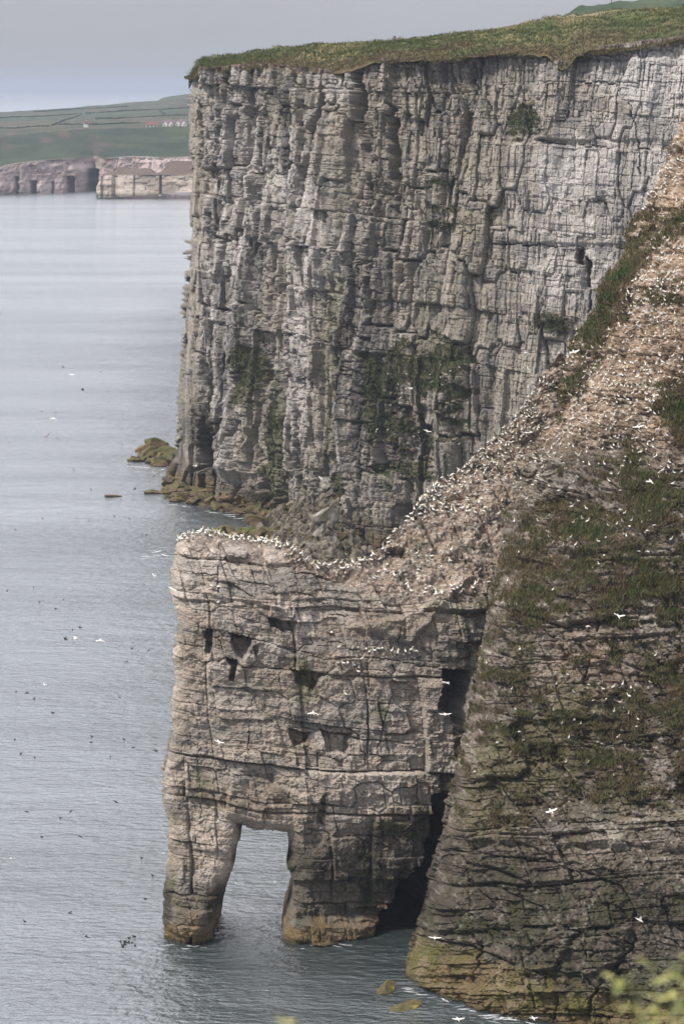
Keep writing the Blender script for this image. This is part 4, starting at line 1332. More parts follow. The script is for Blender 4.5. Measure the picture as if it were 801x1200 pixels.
def perched_mesh(kind):
    b = MB()
    def ring(c, rx, ry, tiltx):
        return (c, rx, ry, Matrix.Rotation(tiltx, 3, 'X'))
    if kind == 'up':       # standing, neck raised; faces -Y
        sp_ = [((0, .42, .20), .02, .015, -.5, BLACK), ((0, .30, .24), .06, .035, -.5, BLACK), ((0, .20, .28), .11, .09, -.5, WHITE), ((0, .05, .36), .135, .13, -.6, WHITE), ((0, -.10, .45), .12, .12, -.9, WHITE),
               ((0, -.17, .55), .07, .075, -1.3, WHITE), ((0, -.19, .66), .05, .055, -1.5, HEADC), ((0, -.20, .75), .055, .06, -1.3, HEADC), ((0, -.27, .78), .045, .045, -.3, HEADC), ((0, -.33, .775), .02, .02, 0, BILL), ((0, -.43, .755), .006, .006, 0, BILL)]
    elif kind == 'sit':
        sp_ = [((0, .46, .12), .02, .015, 0, BLACK), ((0, .32, .14), .07, .04, 0, BLACK), ((0, .20, .16), .12, .10, 0, WHITE), ((0, .02, .18), .15, .14, 0, WHITE), ((0, -.16, .22), .12, .12, -.4, WHITE),
               ((0, -.22, .32), .06, .065, -1.2, WHITE), ((0, -.23, .41), .05, .055, -1.4, HEADC), ((0, -.25, .48), .055, .055, -1.2, HEADC), ((0, -.32, .50), .045, .045, -.2, HEADC), ((0, -.38, .49), .02, .02, 0, BILL), ((0, -.48, .46), .006, .006, 0, BILL)]
    else:                  # preening, head turned back low
        sp_ = [((0, .42, .18), .02, .015, -.3, BLACK), ((0, .30, .20), .06, .035, -.3, BLACK), ((0, .18, .24), .11, .09, -.3, WHITE), ((0, .02, .28), .14, .13, -.3, WHITE), ((0, -.14, .32), .12, .12, -.5, WHITE),
               ((.05, -.24, .36), .07, .07, -.5, WHITE), ((.09, -.30, .34), .055, .055, 0, HEADC), ((.12, -.36, .30), .05, .05, .4, HEADC), ((.13, -.42, .24), .02, .02, .6, BILL), ((.13, -.47, .18), .006, .006, .6, BILL)]
    b.loft([ring(c, rx, ry, t) for c, rx, ry, t, _ in sp_], [c for *_, c in sp_])
    z0 = .22 if kind == 'up' else .1
    for sx in (-.05, .05):   # legs and webbed feet
        b.box((sx - .012, .0, -.06), (sx + .012, .03, z0 + .1), BLACK)
        b.box((sx - .035, -.08, -.02), (sx + .035, .04, .0), BLACK)
    return b.build('gannet', M_BIRD, True)


def flying_mesh(dih, sweep, span=.9, dark=False, fold=0.0, gull=False):
    b = MB()
    body = BLACK if dark else WHITE
    hd = BLACK if dark else (WHITE if gull else HEADC)
    I = Matrix.Identity(3)
    sp_ = [((0, .46, 0), .01, .008, body), ((0, .30, 0), .035, .03, body), ((0, .12, 0), .075, .07, body), ((0, -.06, 0), .085, .085, body), ((0, -.22, .0), .06, .06, body), ((0, -.34, .01), .042, .045, hd), ((0, -.41, .01), .035, .035, hd), ((0, -.46, .0), .015, .015, BILL), ((0, -.54, -.005), .004, .004, BILL)]
    b.loft([(c, rx, ry, I) for c, rx, ry, _ in sp_], [c for *_, c in sp_])
    wc = BLACK if dark else (GREY if gull else WHITE)
    for s_ in (-1, 1):
        st = []
        for u, ch in ((0, .20), (.18, .21), (.40, .19), (.62, .15), (.68, .135), (.85, .085), (1.0, .02)):
            x = s_ * (.05 + u * span)
            z = .03 + span * (math.sin(dih) * min(u, .45) + math.sin(dih - fold) * max(0, u - .45))
            y = -.10 - .06 * math.sin(min(u / .45, 1) * 1.57) + sweep * max(0, u - .35) ** 1.3
            st.append((x * math.cos(dih * .6), y, z, ch, u))
        v, c = [], []
        for x, y, z, ch, u in st:
            col = wc if u < .65 else BLACK
            v += [(x, y - ch * .35, z), (x, y + ch * .1, z + .018), (x, y + ch * .75, z + .002), (x, y + ch * .1, z - .008)]
            c += [col] * 4
        f = []
        for i in range(len(st) - 1):
            for k in range(4):
                a, d = i * 4 + k, i * 4 + (k + 1) % 4
                f.append((a, d, d + 4, a + 4) if s_ > 0 else (a, a + 4, d + 4, d))
        b.add(v, f, c)
    return b.build('flying_bird', M_BIRD, False)


PM = [perched_mesh(k) for k in ('up', 'up', 'sit', 'preen')]


def place_perched(px, py, sheets, jitter=2):
    best = None
    for nme in sheets:
        q = look(nme, px, py, jitter)
        if q is not None and (best is None or q.y < best.y):
            best = q
    return best


ZONES = [
    # name-free description, group, polyline or polygon, count, sheets, individuals
    ('white gannet standing in the packed row along the flat crest of the arch arm', 'gannets on the arch crest', [(208, 640), (214, 630), (226, 628), (240, 627), (256, 630), (272, 634), (300, 636), (320, 639), (336, 645)], 62, 1.6),
    ('white gannet standing on the low saddle between the arch crest and the rising slope', 'gannets on the saddle', [(338, 648), (358, 658), (380, 662), (405, 664), (425, 662), (440, 655)], 34, 4.5),
    ('white gannet in the loose band on brown ground below the saddle', 'gannets below the saddle', [(400, 676), (440, 672), (480, 668), (530, 660)], 22, 16),
    ('white gannet on the narrow ledge where the nest slope meets the arm face', 'gannets on the lower nest ledge', [(475, 692), (500, 695), (530, 698), (556, 693)], 26, 6),
    ('white gannet in the compact cluster on the flat nest terrace below the ridge line', 'gannets on the nest terrace', [(482, 600), (510, 598), (540, 598), (582, 606)], 42, 8),
    ('white gannet perched near the lower ridge line rising right from the saddle', 'gannets on the lower ridge', [(448, 648), (462, 628), (480, 612), (500, 586), (520, 566)], 34, 7),
    ('white gannet in a thin row on the ledge across the middle of the arm face', 'gannets on the arm face ledge', [(412, 762), (440, 764), (465, 764), (490, 768)], 13, 2),
    ('white gannet in the small group on broken steps below the face ledge', 'gannets on the broken steps', [(392, 742), (396, 780), (420, 784), (430, 776)], 9, 8),
    ('white gannet of the few scattered over the middle of the headland face', 'gannets on the headland face', [(600, 700), (680, 720), (740, 850), (640, 800)], 9, 30),
]
allb = []
CREST = {'gannets on the arch crest': .75, 'gannets on the saddle': .4, 'gannets on the lower ridge': .35}


def along(pl, t):
    d = [0]
    for a, b in zip(pl[:-1], pl[1:]):
        d.append(d[-1] + math.hypot(b[0] - a[0], b[1] - a[1]))
    t *= d[-1]
    return float(np.interp(t, d, [p[0] for p in pl])), float(np.interp(t, d, [p[1] for p in pl]))


def spot_ok(P, md):
    return all((P - q).length > md for q in allb)


def put_bird(P, label, group):
    o = obj('gannet', random.choice(PM))
    k = random.uniform(.80, .95)
    o.scale = (k, k, k)
    o.rotation_euler = (0, 0, random.uniform(0, 6.283))
    o.location = P + Vector((0, -.12, .02))
    tag(o, label, 'gannet', group)
    allb.append(P)
    return o


for label, group, pl, n, wdt in ZONES:
    k = tries = 0
    while k < n and tries < n * 40:
        tries += 1
        x, y = along(pl, (k + random.random()) / n if wdt < 5 else random.random())
        x += random.gauss(0, min(wdt, 8) * .4)
        y += random.gauss(0, wdt * .5)
        if random.random() < CREST.get(group, 0):
            P = crest('arch_cliff', x, 1, y - 15, y + 12)
        else:
            P = place_perched(x, y, ('arch_cliff', 'headland'))
        if P is None or not spot_ok(P, .36): continue
        put_bird(P, label, group)
        k += 1
for (x, y, l) in [(676, 616, 'left gannet of the trio on a pale ledge high on the headland face'), (683, 616, 'middle gannet of the trio on a pale ledge high on the headland face'), (690, 616, 'right gannet of the trio on a pale ledge high on the headland face'),
                  (250, 689, 'left gannet of the pair beside the vertical crack on the arm'), (254, 689, 'right gannet of the pair beside the vertical crack on the arm'), (683, 728, 'gannet on the block edge in the centre of the headland face'),
                  (742, 614, 'gannet sitting on the grass edge right of the high trio'), (255, 706, 'gannet below the pair beside the vertical crack on the arm'), (403, 816, 'gannet on the small ledge under the broken steps')]:
    P = place_perched(x, y, ('arch_cliff', 'headland'))
    if P is not None: put_bird(P, l, None)
# the slope colony higher up: beyond three hundred, one object
cv, cf, ccol, nb = [], [], [], 0
pm = []
for me in PM:
    v = np.empty(len(me.vertices) * 3, np.float32); me.vertices.foreach_get('co', v)
    f = [tuple(p.vertices) for p in me.polygons]
    c = np.empty(len(me.vertices) * 4, np.float32); me.color_attributes['Col'].data.foreach_get('color', c)
    pm.append((v.reshape(-1, 3), f, c.reshape(-1, 4)[:, :3]))
UP = [([(500, 582), (530, 562), (560, 540), (600, 502), (630, 466)], 100, 16), ([(560, 560), (620, 510), (680, 500), (760, 505)], 130, 30), ([(650, 470), (700, 450), (760, 460), (801, 440)], 150, 28),
      ([(670, 425), (720, 400), (770, 380), (801, 370)], 90, 26), ([(730, 360), (760, 330), (795, 345)], 60, 18), ([(745, 262), (765, 240), (790, 195), (801, 185)], 45, 12), ([(655, 420), (690, 385)], 16, 5), ([(770, 290), (795, 300)], 20, 14), ([(600, 560), (700, 540), (790, 550)], 40, 30), ([(590, 620), (700, 640), (780, 600)], 30, 40), ([(570, 800), (700, 850), (790, 780)], 26, 60)]
for pl, n, wdt in UP:
    n = int(n * 1.5)
    k = tries = 0
    while k < n and tries < n * 40:
        tries += 1
        x, y = along(pl, random.random())
        x += random.gauss(0, wdt * .5)
        y += random.gauss(0, wdt * .6)
        P = place_perched(x, y, ('arch_cliff', 'headland'))
        if P is None or not spot_ok(P, .38): continue
        q = (float(veg_B(np.array([P[:]]), np.array([x]), np.array([y]))[0]))
        if q > .25: continue
        allb.append(P)
        v, f, c = random.choice(pm)
        a = random.uniform(0, 6.283)
        R = np.array([[math.cos(a), -math.sin(a), 0], [math.sin(a), math.cos(a), 0], [0, 0, 1]])
        cv.append((v * random.uniform(.60, .76)) @ R.T + np.array(P[:]) + [0, -.12, .02])
        cf += [tuple(i + nb for i in q_) for q_ in f]
        ccol.append(c)
        nb += len(v)
        k += 1
me = bpy.data.meshes.new('gannet_colony')
me.from_pydata(np.vstack(cv).tolist(), [], cf)
ca = np.ones((nb, 4), np.float32); ca[:, :3] = np.vstack(ccol)
me.color_attributes.new('Col', 'FLOAT_COLOR', 'POINT').data.foreach_set('color', ca.ravel())
me.materials.append(M_BIRD)
o = obj('gannet_colony', me)
tag(o, 'crowd of white gannets spread over the upper headland slope', 'gannet colony', kind='stuff')

# gulls nesting on the green middle of the far cliff
KL, KG = 'tiny white gull on the green patch in the middle of the far cliff', 'gulls on the green patch of the far cliff'
gm_ = flying_mesh(.1, .1, .3, gull=True)
gm_.name = 'perched_gull'
k = 0
while k < 34:
    x, y = random.uniform(440, 552), random.uniform(420, 520)
    P = look('far_cliff', x, y, 1)
    if P is None: continue
    o = obj('gull', PM[2]); o.scale = (.75,) * 3; o.location = P + Vector((0, -.5, 0)); o.rotation_euler = (0, 0, random.uniform(0, 6.28))
    tag(o, KL, 'gull', KG)
    k += 1

# flying birds, each with its own place in the air
FM = dict(flat=flying_mesh(.12, .35), up=flying_mesh(.55, .3, fold=.5), down=flying_mesh(-.3, .3, fold=.2), gull=flying_mesh(.2, .25, .6, gull=True), dark=flying_mesh(.2, .2, .33, dark=True))
FL = [(54, 511, 430, 'flat', (.9, .5, 2.2), 'flying white gannet banking over open water level with the weedy spit'),
      (183, 556, 470, 'flat', (.6, .7, 2.5), 'flying gannet with dark wing tips just below the weedy spit'),
      (228, 546, 470, 'up', (.2, .3, 1.2), 'flying white bird with raised wings in front of the dark corner cave'),
      (500, 505, 400, 'flat', (.5, .4, .4), 'flying gannet in front of the lower part of the green cliff patch'),
      (480, 455, 420, 'up', (.3, .5, 1.0), 'flying gannet with lifted wings in the middle of the green cliff patch'),
      (618, 432, 330, 'flat', (1.2, .2, 1.6), 'flying white gannet seen from above just left of the upper ridge line'),
      (672, 412, 330, 'flat', (.5, -.3, .3), 'flying gannet skimming the ridge above the green gully'),
      (615, 413, 420, 'gull', (.2, .1, .1), 'small flying gull left of the ridge in front of the far cliff'),
      (616, 507, 318, 'flat', (.1, .05, .1), 'flying gannet gliding wings level over the middle of the nest slope'),
      (747, 500, 290, 'flat', (.3, -.2, .2), 'flying gannet low over the brown soil of the upper slope'),
      (762, 564, 280, 'down', (.5, .5, .6), 'flying gannet with drooped wings over the turf right of the high trio'),
      (521, 837, 290, 'flat', (.15, 0, .1), 'flying gannet gliding in front of the square upper cave'),
      (724, 722, 275, 'up', (.4, .3, .3), 'flying gannet with raised wings before the headland blocks'),
      (522, 800, 290, 'gull', (.2, .3, 1.), 'small flying gull just above the gannet by the square upper cave'),
      (256, 869, 288, 'flat', (.5, .5, .5), 'flying gannet in front of the arm above the arch'),
      (367, 835, 290, 'down', (.3, .2, .2), 'flying gannet in front of the middle of the arm face'),
      (645, 950, 270, 'flat', (.4, -.3, .4), 'flying gannet in front of the olive band of the headland'),
      (748, 1078, 262, 'up', (.5, .9, 1.4), 'flying white bird at the top of the big dark cleft low on the headland'),
      (509, 1099, 270, 'flat', (.1, .1, .0), 'flying gannet wings level low beside the dark cave mouth'),
      (536, 1194, 262, 'flat', (.2, .1, .3), 'flying gannet over the ochre shelf at the very bottom'),
      (624, 1193, 262, 'gull', (.2, .1, .3), 'small flying gull over the ochre shelf at the very bottom'),
      (89, 747, 360, 'down', (.4, .3, 1.2), 'flying white gannet in the middle of the group of four over the sea'),
      (118, 750, 360, 'down', (.3, .2, .3), 'flying gannet at the right of the group of four over the sea'),
      (94, 735, 380, 'dark', (.5, .3, .3), 'dark flying bird at the top of the group of four over the sea'),
      (77, 748, 370, 'dark', (1.0, .9, .3), 'dark flying bird at the left of the group of four over the sea'),
      (201, 690, 300, 'flat', (.4, .6, .7), 'flying gannet arriving at the outer edge of the arm'),
      (180, 674, 380, 'gull', (.5, .4, .7), 'pale flying gull left of the arm over the green shallows'),
      (73, 703, 420, 'gull', (.5, .2, 2.0), 'pale flying gull above the group of four over the sea'),
      (52, 802, 420, 'gull', (.4, .2, .4), 'pale flying gull below the group of four over the sea'),
      (63, 490, 480, 'down', (.3, .3, .3), 'flying gannet with drooped wings above the banking one'),
      (84, 439, 520, 'flat', (.2, .1, .3), 'pale flying gannet high over the mid sea, right of the dark pair'),
      (74, 430, 560, 'dark', (.5, .3, .3), 'dark flying bird just above the pale one over the mid sea'),
      (97, 456, 470, 'dark', (1.2, .5, .3), 'dark flying bird below the pale one over the mid sea'),
      (187, 229, 900, 'flat', (.7, .4, .8), 'small white bird flying near the distant promontory'),
      (137, 273, 700, 'gull', (.1, .1, .2), 'pale flying gull over the far sea beyond the others'),
      (400, 480, 400, 'gull', (.2, .4, 1.2), 'pale flying gull before the middle buttress of the far cliff'),
      (375, 560, 400, 'gull', (.6, .4, .8), 'pale flying gull over the top of the rubble fan')]
for x, y, Y, k, r, l in FL:
    o = obj('flying_gannet' if k in ('flat', 'up', 'down') else ('flying_gull' if k == 'gull' else 'flying_seabird'), FM[k])
    o.location = Vector(at(x, y, Y))
    o.rotation_euler = (r[0], r[1] * .7, r[2])
    tag(o, l, 'gannet' if k in ('flat', 'up', 'down') else ('gull' if k == 'gull' else 'seabird'))
# dark auks flying low and sitting on the sea
ab = MB()
I3 = Matrix.Identity(3)
ab.loft([((0, .24, .05), .02, .02, I3), ((0, .14, .06), .08, .06, I3), ((0, 0, .05), .11, .08, I3), ((0, -.12, .07), .08, .07, I3), ((0, -.17, .15), .04, .045, Matrix.Rotation(-1, 3, 'X')), ((0, -.22, .20), .035, .035, I3), ((0, -.30, .19), .008, .008, I3)], [BLACK] * 7)
AUK = ab.build('floating_auk', M_BIRD, True)
AL, AG = 'tiny dark auk floating on the open sea left of the cliffs', 'auks floating on the open sea'
BL_, BG = 'tiny dark seabird flying low over the open sea left of the cliffs', 'dark seabirds flying over the sea'
for k in range(70):
    y = 240 + 860 * random.random()
    x = random.uniform(2, np.interp(y, [240, 500, 700, 1100], [215, 145, 190, 180]))
    P = water(x, y)
    if random.random() < .6:
        o = obj('auk', AUK); o.location = (P[0], P[1], .0); o.rotation_euler = (0, 0, random.uniform(0, 6.28)); o.scale = (1.0,) * 3
        tag(o, AL, 'auk', AG)
    else:
        o = obj('seabird', FM['dark'])
        o.location = Vector(at(x, y, P[1] * random.uniform(.7, .95)))
        o.rotation_euler = (random.uniform(-.6, 1.0), random.uniform(-.6, .6), random.uniform(0, 6.28)); o.scale = (.8,) * 3
        tag(o, BL_, 'seabird', BG)
for k in range(14):
    x, y = random.gauss(148, 7), random.gauss(1106, 4)
    P = water(x, y)
    o = obj('auk', AUK); o.location = (P[0], P[1], .0); o.rotation_euler = (0, 0, random.uniform(0, 6.28))
    tag(o, 'tiny dark auk in the small raft just left of the arch foot', 'auk', 'auks in the raft by the arch foot')

# ------------------------------------------------------------------ thin foam streaks where swell meets rock
fv, ff = [], []


def streak(px, py, L, Wd, ang):
    P = water(px, py)
    n = 9
    b0 = len(fv)
    ca, sa = math.cos(ang), math.sin(ang)
    for i in range(n):
        u = i / (n - 1) * 2 - 1
        hw = Wd * (1 - u * u) ** .5 * random.uniform(.4, 1.0)
        off = random.gauss(0, Wd * .35)
        for sgn in (-1, 1):
            a, b = u * L, off + sgn * hw
            fv.append((P[0] + a * ca - b * sa, P[1] + a * sa + b * ca, .012 + .0003 * (b0 % 40)))
    for i in range(n - 1):
        q = b0 + 2 * i
        ff.append((q, q + 1, q + 3, q + 2))


for pl, n, L, Wd in [([(148, 546), (170, 549), (200, 552)], 14, 1.6, .35), ([(192, 587), (230, 597), (270, 604), (310, 612)], 26, 1.8, .35), ([(172, 652), (190, 646), (203, 655)], 9, 2.4, .3),
                     ([(190, 1109), (222, 1110), (250, 1108)], 8, .5, .10), ([(334, 1107), (380, 1109), (430, 1108)], 9, .6, .10), ([(474, 1158), (520, 1175), (570, 1190), (630, 1199)], 16, .8, .14), ([(566, 1191), (600, 1196)], 8, 1.0, .25)]:
    for k in range(n):
        x, y = along(pl, random.random())
        streak(x + random.gauss(0, 2), y + random.gauss(0, 2.0), L * random.uniform(.4, 1.2), Wd * random.uniform(.3, 1.2), random.gauss(.0, .35))
me = bpy.data.meshes.new('foam')
me.from_pydata(fv, [], ff)
me.materials.append(material('foam', .8, .3, (3.0, .6, 1.1), None, (.55, .58, .58)))
tag(obj('foam', me), 'thin white foam streaks where the swell washes the rocks', 'foam', kind='stuff')

# ------------------------------------------------------------------ cottages on the distant coast
def cottage(px, py, wd, dp, ht, rf, n_gables, label, roofc, rz=0.0, wallc=(.80, .78, .74)):
    P = at(px, py, float(Y0(np.array(px * 1.0))) + 215)
    e = bpy.data.objects.new('cottage', None)
    COL.objects.link(e)
    e.location = P
    e.rotation_euler = (0, 0, rz)
    tag(e, label, 'cottage')
    b = MB()
    hw, hd = wd / 2, dp / 2
    b.box((-hw, -hd, -2), (hw, hd, ht), wallc)
    b.add([(-hw, -hd, ht), (-hw, hd, ht), (-hw, 0, ht + rf)], [(0, 2, 1)], wallc)
    b.add([(hw, -hd, ht), (hw, hd, ht), (hw, 0, ht + rf)], [(0, 1, 2)], wallc)
    obj('wall', b.build('wall', M_WALL), e)
    r = MB()
    for s_ in (-1, 1):
        y0_, y1_ = s_ * (hd + .5), 0
        zt = .25
        v = [(-hw - .4, y0_, ht - .3), (hw + .4, y0_, ht - .3), (hw + .4, y1_, ht + rf), (-hw - .4, y1_, ht + rf)]
        v += [(a, c, d + zt) for a, c, d in v]
        r.add(v, [(0, 3, 2, 1), (4, 5, 6, 7), (0, 1, 5, 4), (1, 2, 6, 5), (2, 3, 7, 6), (3, 0, 4, 7)], roofc)
    ro = obj('roof', r.build('roof', M_WALL), e)
    for sx in ((-.6, .6) if wd > 9 else (.5,)):
        c = MB()
        c.box((sx * hw - .5, -.5, ht + rf - .6), (sx * hw + .5, .5, ht + rf + 1.3), (.32, .22, .17))
        obj('chimney', c.build('chimney', M_WALL), ro)
    for g in range(n_gables):
        gx_ = -hw + wd * (g + .5) / n_gables
        gb = MB()
        q = wd / n_gables * .36
        y0_ = -hd - 1.2
        gb.add([(gx_ - q, y0_, -2), (gx_ + q, y0_, -2), (gx_ + q, y0_, ht - .2), (gx_, y0_, ht + rf * .75), (gx_ - q, y0_, ht - .2),
                (gx_ - q, -hd + .1, -2), (gx_ + q, -hd + .1, -2), (gx_ + q, -hd + .1, ht - .2), (gx_, -.6, ht + rf * .75), (gx_ - q, -hd + .1, ht - .2)],
               [(0, 1, 2, 3, 4), (0, 5, 6, 1), (1, 6, 7, 2), (4, 9, 5, 0)], wallc)
        gb.add([(gx_ + q + .3, y0_ - .3, ht - .4), (gx_, y0_ - .3, ht + rf * .75 + .15), (gx_, -.5, ht + rf * .75 + .15), (gx_ + q + .3, -hd + .3, ht - .4)], [(0, 3, 2, 1)], roofc)
        gb.add([(gx_ - q - .3, y0_ - .3, ht - .4), (gx_, y0_ - .3, ht + rf * .75 + .15), (gx_, -.5, ht + rf * .75 + .15), (gx_ - q - .3, -hd + .3, ht - .4)], [(0, 1, 2, 3)], roofc)
        obj('gable', gb.build('gable', M_WALL), e)
    nw = max(2, int(wd / 3))
    for k in range(nw):
        x = -hw + wd * (k + .5) / nw
        yb = -hd - (1.22 if n_gables else .02)
        wb = MB()
        wb.box((x - .6, yb - .06, .9), (x + .6, yb + .05, 2.3), (.05, .06, .08))
        obj('door' if k == nw // 2 and not n_gables else 'window', wb.build('window', M_WALL), e)


RED, SLATE = (.17, .075, .065), (.17, .12, .13)
cottage(178, 150.0, 11.0, 7.5, 3.2, 2.9, 0, 'white cottage with a bright red roof, leftmost of the cliff top row', RED, .08)
cottage(197.5, 148.5, 10.5, 7, 3.4, 2.8, 2, 'white cottage with a dark roof and two small gables, middle of the row', SLATE, -.05)
cottage(212, 148.0, 11.0, 7, 3.6, 2.9, 2, 'white cottage with a dark roof, rightmost of the row beside the far cliff', SLATE, 0)
cottage(101, 146.8, 4, 4, 2.2, 1.4, 0, 'tiny pale hut with a red roof alone in the fields left of the cottages', RED, .2)

def coast_Y(px, py):
    ys = [float(T_(px)), float(F_(px)), float(M_(px)), float(S_(px))]
    y0_ = float(Y0(px))
    return float(np.interp(-py, [-v for v in ys], [y0_ + 16, y0_ + 190, y0_ + 800, y0_ + 1900]))


for a_, b_, lab in [((-5, 139), (96, 134), 'dark hedge line across the upper fields at the left edge of the coast'), ((-5, 151.5), (58, 148), 'dark hedge line low in the fields at the left edge of the coast'),
                    ((62, 147), (165, 144.5), 'dark hedge line in the fields just left of the cottages'), ((100, 133), (222, 126.5), 'dark hedge line crossing the upper fields towards the far cliff'),
                    ((112, 140), (222, 135), 'dark hedge line behind the cottages'), ((40, 131), (150, 125), 'topmost dark hedge line under the coast skyline'),
                    ((60, 147.5), (96, 134.5), 'slanting hedge joining two field boundaries near the tiny hut'), ((185, 128.5), (196, 136), 'short slanting hedge above the cottages')]:
    n = 60
    hv, hf = [], []
    sd_ = random.randrange(999)
    for i in range(n):
        u = i / (n - 1)
        px, py = a_[0] + (b_[0] - a_[0]) * u, a_[1] + (b_[1] - a_[1]) * u + .4 * math.sin(u * 9 + sd_)
        P = at(px, py, coast_Y(px, py))
        hh = 1.3 + .9 * float(vn(i * .45, sd_ + .5, .5, 601)) + 1.6 * max(0, float(vn(i * .9, sd_ + .5, 3.5, 602)))
        for dy, dz in ((-1.8, -.8), (-1.6, hh * .6), (-.5, hh), (.7, hh * .95), (1.7, hh * .5), (1.8, -.8)):
            hv.append((P[0], P[1] + dy, P[2] + dz))
    for i in range(n - 1):
        for k in range(5):
            q = i * 6 + k
            hf.append((q, q + 1, q + 7, q + 6))
    me = mesh_np('hedge', hv, hf, np.tile([.026, .036, .018], (len(hv), 1)), M_FAR)
    tag(obj('hedge', me), lab, 'hedge', 'hedges on the distant coast')

# ------------------------------------------------------------------ posts on the cliff top
def post(px, py, Y, h, label, cap):
    P = at(px, py, Y)
    e = bpy.data.objects.new('marker_post', None)
    COL.objects.link(e)
    e.location = (P[0], P[1], P[2] - .5)
    tag(e, label, 'post')
    b = MB()
    b.loft([((0, 0, z), r, r, Matrix.Rotation(math.pi / 2, 3, 'X')) for z, r in ((-.5, .16), (h * .5 + .5, .15), (h + .5, .13))], [(.08, .07, .06)] * 3)
    obj('post_shaft', b.build('post_shaft', M_WALL), e)
    c = MB()
    c.box((-cap, -.08, h + .5), (cap, .08, h + .5 + cap), (.07, .06, .06))
    obj('sign_board', c.build('sign_board', M_WALL), e)


post(462, 47.5, float(ytop(np.array(462.0))) + 34, .7, 'tiny dark post on the skyline of the far cliff top', .25)
post(716, 4, 1070, 3.2, 'dark post on the crest of the green hill at the upper right', .5)

# ------------------------------------------------------------------ foreground: viewpoint ground and the out-of-focus shrub
gnd = MB()
prof = [(-30, 93.4), (-4, 93.35), (1.5, 93.3), (3.6, 93.1), (4.6, 92.8), (5.8, 92.2), (7.2, 91.2), (9, 89), (11, 84), (13, 70), (16, 30), (18, -8)]
xs = np.linspace(-14, 14, 57)
v, f = [], []
for y, z in prof:
    for x in xs:
        k = min(1, max(0, y + 4) * .2)
        v.append((x, y + k * .3 * math.sin(x * 1.3), z + k * .06 * math.sin(x * 2.1 + y)))
n_ = len(xs)
for i in range(len(prof) - 1):
    for j in range(n_ - 1):
        f.append((i * n_ + j, i * n_ + j + 1, (i + 1) * n_ + j + 1, (i + 1) * n_ + j))
gnd.add(v, f, (.07, .09, .03))
o = obj('viewpoint_ground', gnd.build('viewpoint_ground', M_TURF))
tag(o, 'grassy edge of the viewpoint below the camera', 'ground', kind='structure')


def leaf_pts(b, base, d, side, L, Wd, col):
    d = d.normalized()
    side = (side - d * side.dot(d)).normalized()
    up = d.cross(side)
    st = [(0, .05), (.2, .6), (.45, 1), (.7, .8), (.9, .35), (1, .02)]
    v = []
    for u, w_ in st:
        c = base + d * L * u - up * (.18 * L * u * u)
        v += [tuple(c - side * Wd * .5 * w_ + up * .12 * Wd * w_), tuple(c), tuple(c + side * Wd * .5 * w_ + up * .12 * Wd * w_)]
    f = []
    for i in range(len(st) - 1):
        a = i * 3
        f += [(a, a + 1, a + 4, a + 3), (a + 1, a + 2, a + 5, a + 4)]
    b.add(v, f, col)


def shrub(root_px, stems, label, seed):
    r = random.Random(seed)
    e = bpy.data.objects.new('leafy_shrub', None)
    COL.objects.link(e)
    root = Vector((*at(*root_px)[:2], 0))
    root.z = float(np.interp(root.y, [a for a, _ in prof], [b for _, b in prof])) - .03
    e.location = root
    tag(e, label, 'shrub')
    sb_, lb = MB(), MB()
    for (px, py, Y) in stems:
        tip = Vector(at(px, py, Y)) - root
        mid = tip * .5 + Vector((r.uniform(-.03, .03), r.uniform(-.03, .03), .06))
        pts = []
        for k in range(9):
            t = k / 8
            pts.append((mid * (2 * t * (1 - t)) + tip * t * t))
        rings = []
        for k, p in enumerate(pts):
            d = (pts[min(k + 1, 8)] - pts[max(k - 1, 0)]).normalized()
            rings.append((p, .006 * (1 - .75 * k / 8), .006 * (1 - .75 * k / 8), Vector((0, 1, 0)).rotation_difference(d).to_matrix()))
        sb_.loft(rings, [(.12, .13, .04)] * 9)
        for k in range(13):
            t = .45 + .55 * k / 12
            p = mid * (2 * t * (1 - t)) + tip * t * t
            a = r.uniform(0, 6.28)
            d = Vector((math.cos(a), math.sin(a), r.uniform(.1, .9)))
            g = r.random()
            leaf_pts(lb, p, d, Vector((-math.sin(a), math.cos(a), r.uniform(-.3, .3))), r.uniform(.025, .045), r.uniform(.013, .02),
                     tuple(np.array((.12, .15, .03)) * (1 - g) + np.array((.36, .31, .05)) * g * (1 if t > .7 else .6)))
    obj('stem', sb_.build('stem', M_LEAF, True), e)
    obj('foliage', lb.build('foliage', M_LEAF, True), e)


shrub((790, 1300, 5.0), [(716, 1148, 4.9), (735, 1143, 5.0), (748, 1160, 5.1), (764, 1135, 5.2), (785, 1132, 5.0), (798, 1118, 5.1), (800, 1150, 4.9), (790, 1170, 5.1), (770, 1172, 5.2), (815, 1140, 5.0), (750, 1190, 5.0)],
      'blurred yellow-green leafy shrub close to the camera in the bottom right corner', 5)
shrub((345, 1330, 5.0), [(342, 1196, 5.0), (336, 1202, 5.1), (350, 1203, 5.0)], 'tip of a blurred green shrub poking up at the middle of the bottom edge', 6)


# ------------------------------------------------------------------ single out the members of each group by their order
ONES = ['', 'first', 'second', 'third', 'fourth', 'fifth', 'sixth', 'seventh', 'eighth', 'ninth', 'tenth', 'eleventh', 'twelfth', 'thirteenth', 'fourteenth', 'fifteenth', 'sixteenth', 'seventeenth', 'eighteenth', 'nineteenth']
TENS = {2: 'twenty', 3: 'thirty', 4: 'forty', 5: 'fifty', 6: 'sixty', 7: 'seventy', 8: 'eighty', 9: 'ninety'}


def ordinal(n):
    if n < 20: return ONES[n]
    if n >= 100: return ('hundredth' if n == 100 else 'hundred-and-' + ordinal(n - 100))
    return TENS[n // 10][:-1] + 'ieth' if n % 10 == 0 else TENS[n // 10] + '-' + ONES[n % 10]


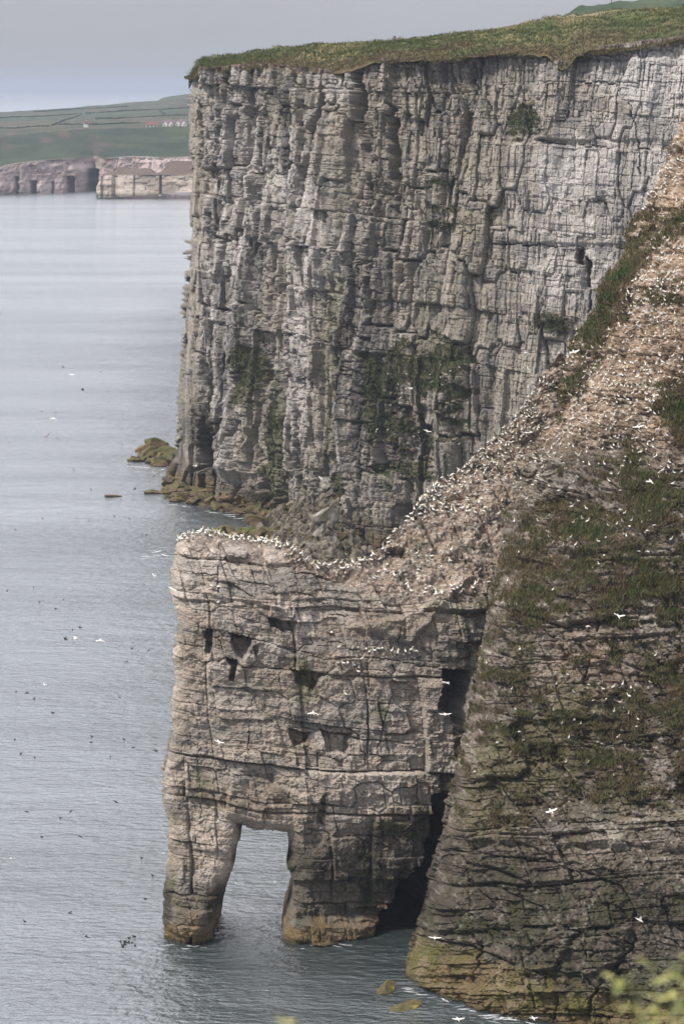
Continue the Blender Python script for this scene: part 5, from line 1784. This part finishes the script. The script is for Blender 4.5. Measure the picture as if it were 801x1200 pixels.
def screen_x(o):
    l = o.matrix_world.translation if False else o.location
    return l.x / (l.y * cp - (l.z - H) * sp)


def screen_y(o):
    l = o.location
    return -(l.z - H) / l.y


SHORT = {'gannets on the arch crest': 'white gannet from the left along the crest of the arch arm',
         'gannets on the saddle': 'white gannet from the left on the low saddle behind the arch crest',
         'gannets below the saddle': 'white gannet from the left in the loose band below the saddle',
         'gannets on the lower nest ledge': 'white gannet from the left on the ledge topping the arm face',
         'gannets on the nest terrace': 'white gannet from the left in the cluster on the flat nest terrace',
         'gannets on the lower ridge': 'white gannet from the left on the ridge line rising from the saddle',
         'gannets on the arm face ledge': 'white gannet from the left on the ledge across the arm face',
         'gannets on the broken steps': 'white gannet from the left on the steps below the face ledge',
         'gannets on the headland face': 'white gannet from the left of those scattered over the headland face',
         'boulders of the weedy spit': 'dark weedy boulder from the left in the spit at the cliff corner',
         'boulders of the brown shore': 'brown boulder from the left on the shore under the far cliff',
         'boulders above the arch crest': 'olive boulder from the left in the rocks just above the arch crest',
         'gulls on the green patch of the far cliff': 'tiny white gull from the left on the far cliff green patch',
         'auks floating on the open sea': 'tiny dark auk from the top among those floating on the sea',
         'dark seabirds flying over the sea': 'tiny dark seabird from the top among those flying over the sea',
         'auks in the raft by the arch foot': 'tiny dark auk from the left in the raft beside the arch foot'}
for g, txt in SHORT.items():
    ob = [o for o in COL.objects if o.get('group') == g]
    ob.sort(key=screen_y if 'from the top' in txt else screen_x)
    for i, o in enumerate(ob):
        o['label'] = ordinal(i + 1) + ' ' + txt
# ------------------------------------------------------------------ HAZE
hz = MB()
hz.box((-32000, -400, -16), (32000, 60000, 150))
hm = bpy.data.materials.new('haze')
hm.use_nodes = True
hn = hm.node_tree
for n in list(hn.nodes):
    hn.nodes.remove(n)
ho = hn.nodes.new('ShaderNodeOutputMaterial')
hv = hn.nodes.new('ShaderNodeVolumePrincipled')
hv.inputs['Color'].default_value = (0.46, 0.52, 0.62, 1)
hv.inputs['Density'].default_value = 0.00008
hn.links.new(hv.outputs[0], ho.inputs['Volume'])
o = obj('haze', hz.build('haze', hm))
tag(o, 'thin pale sea haze softening the distant coast', 'haze', kind='stuff')
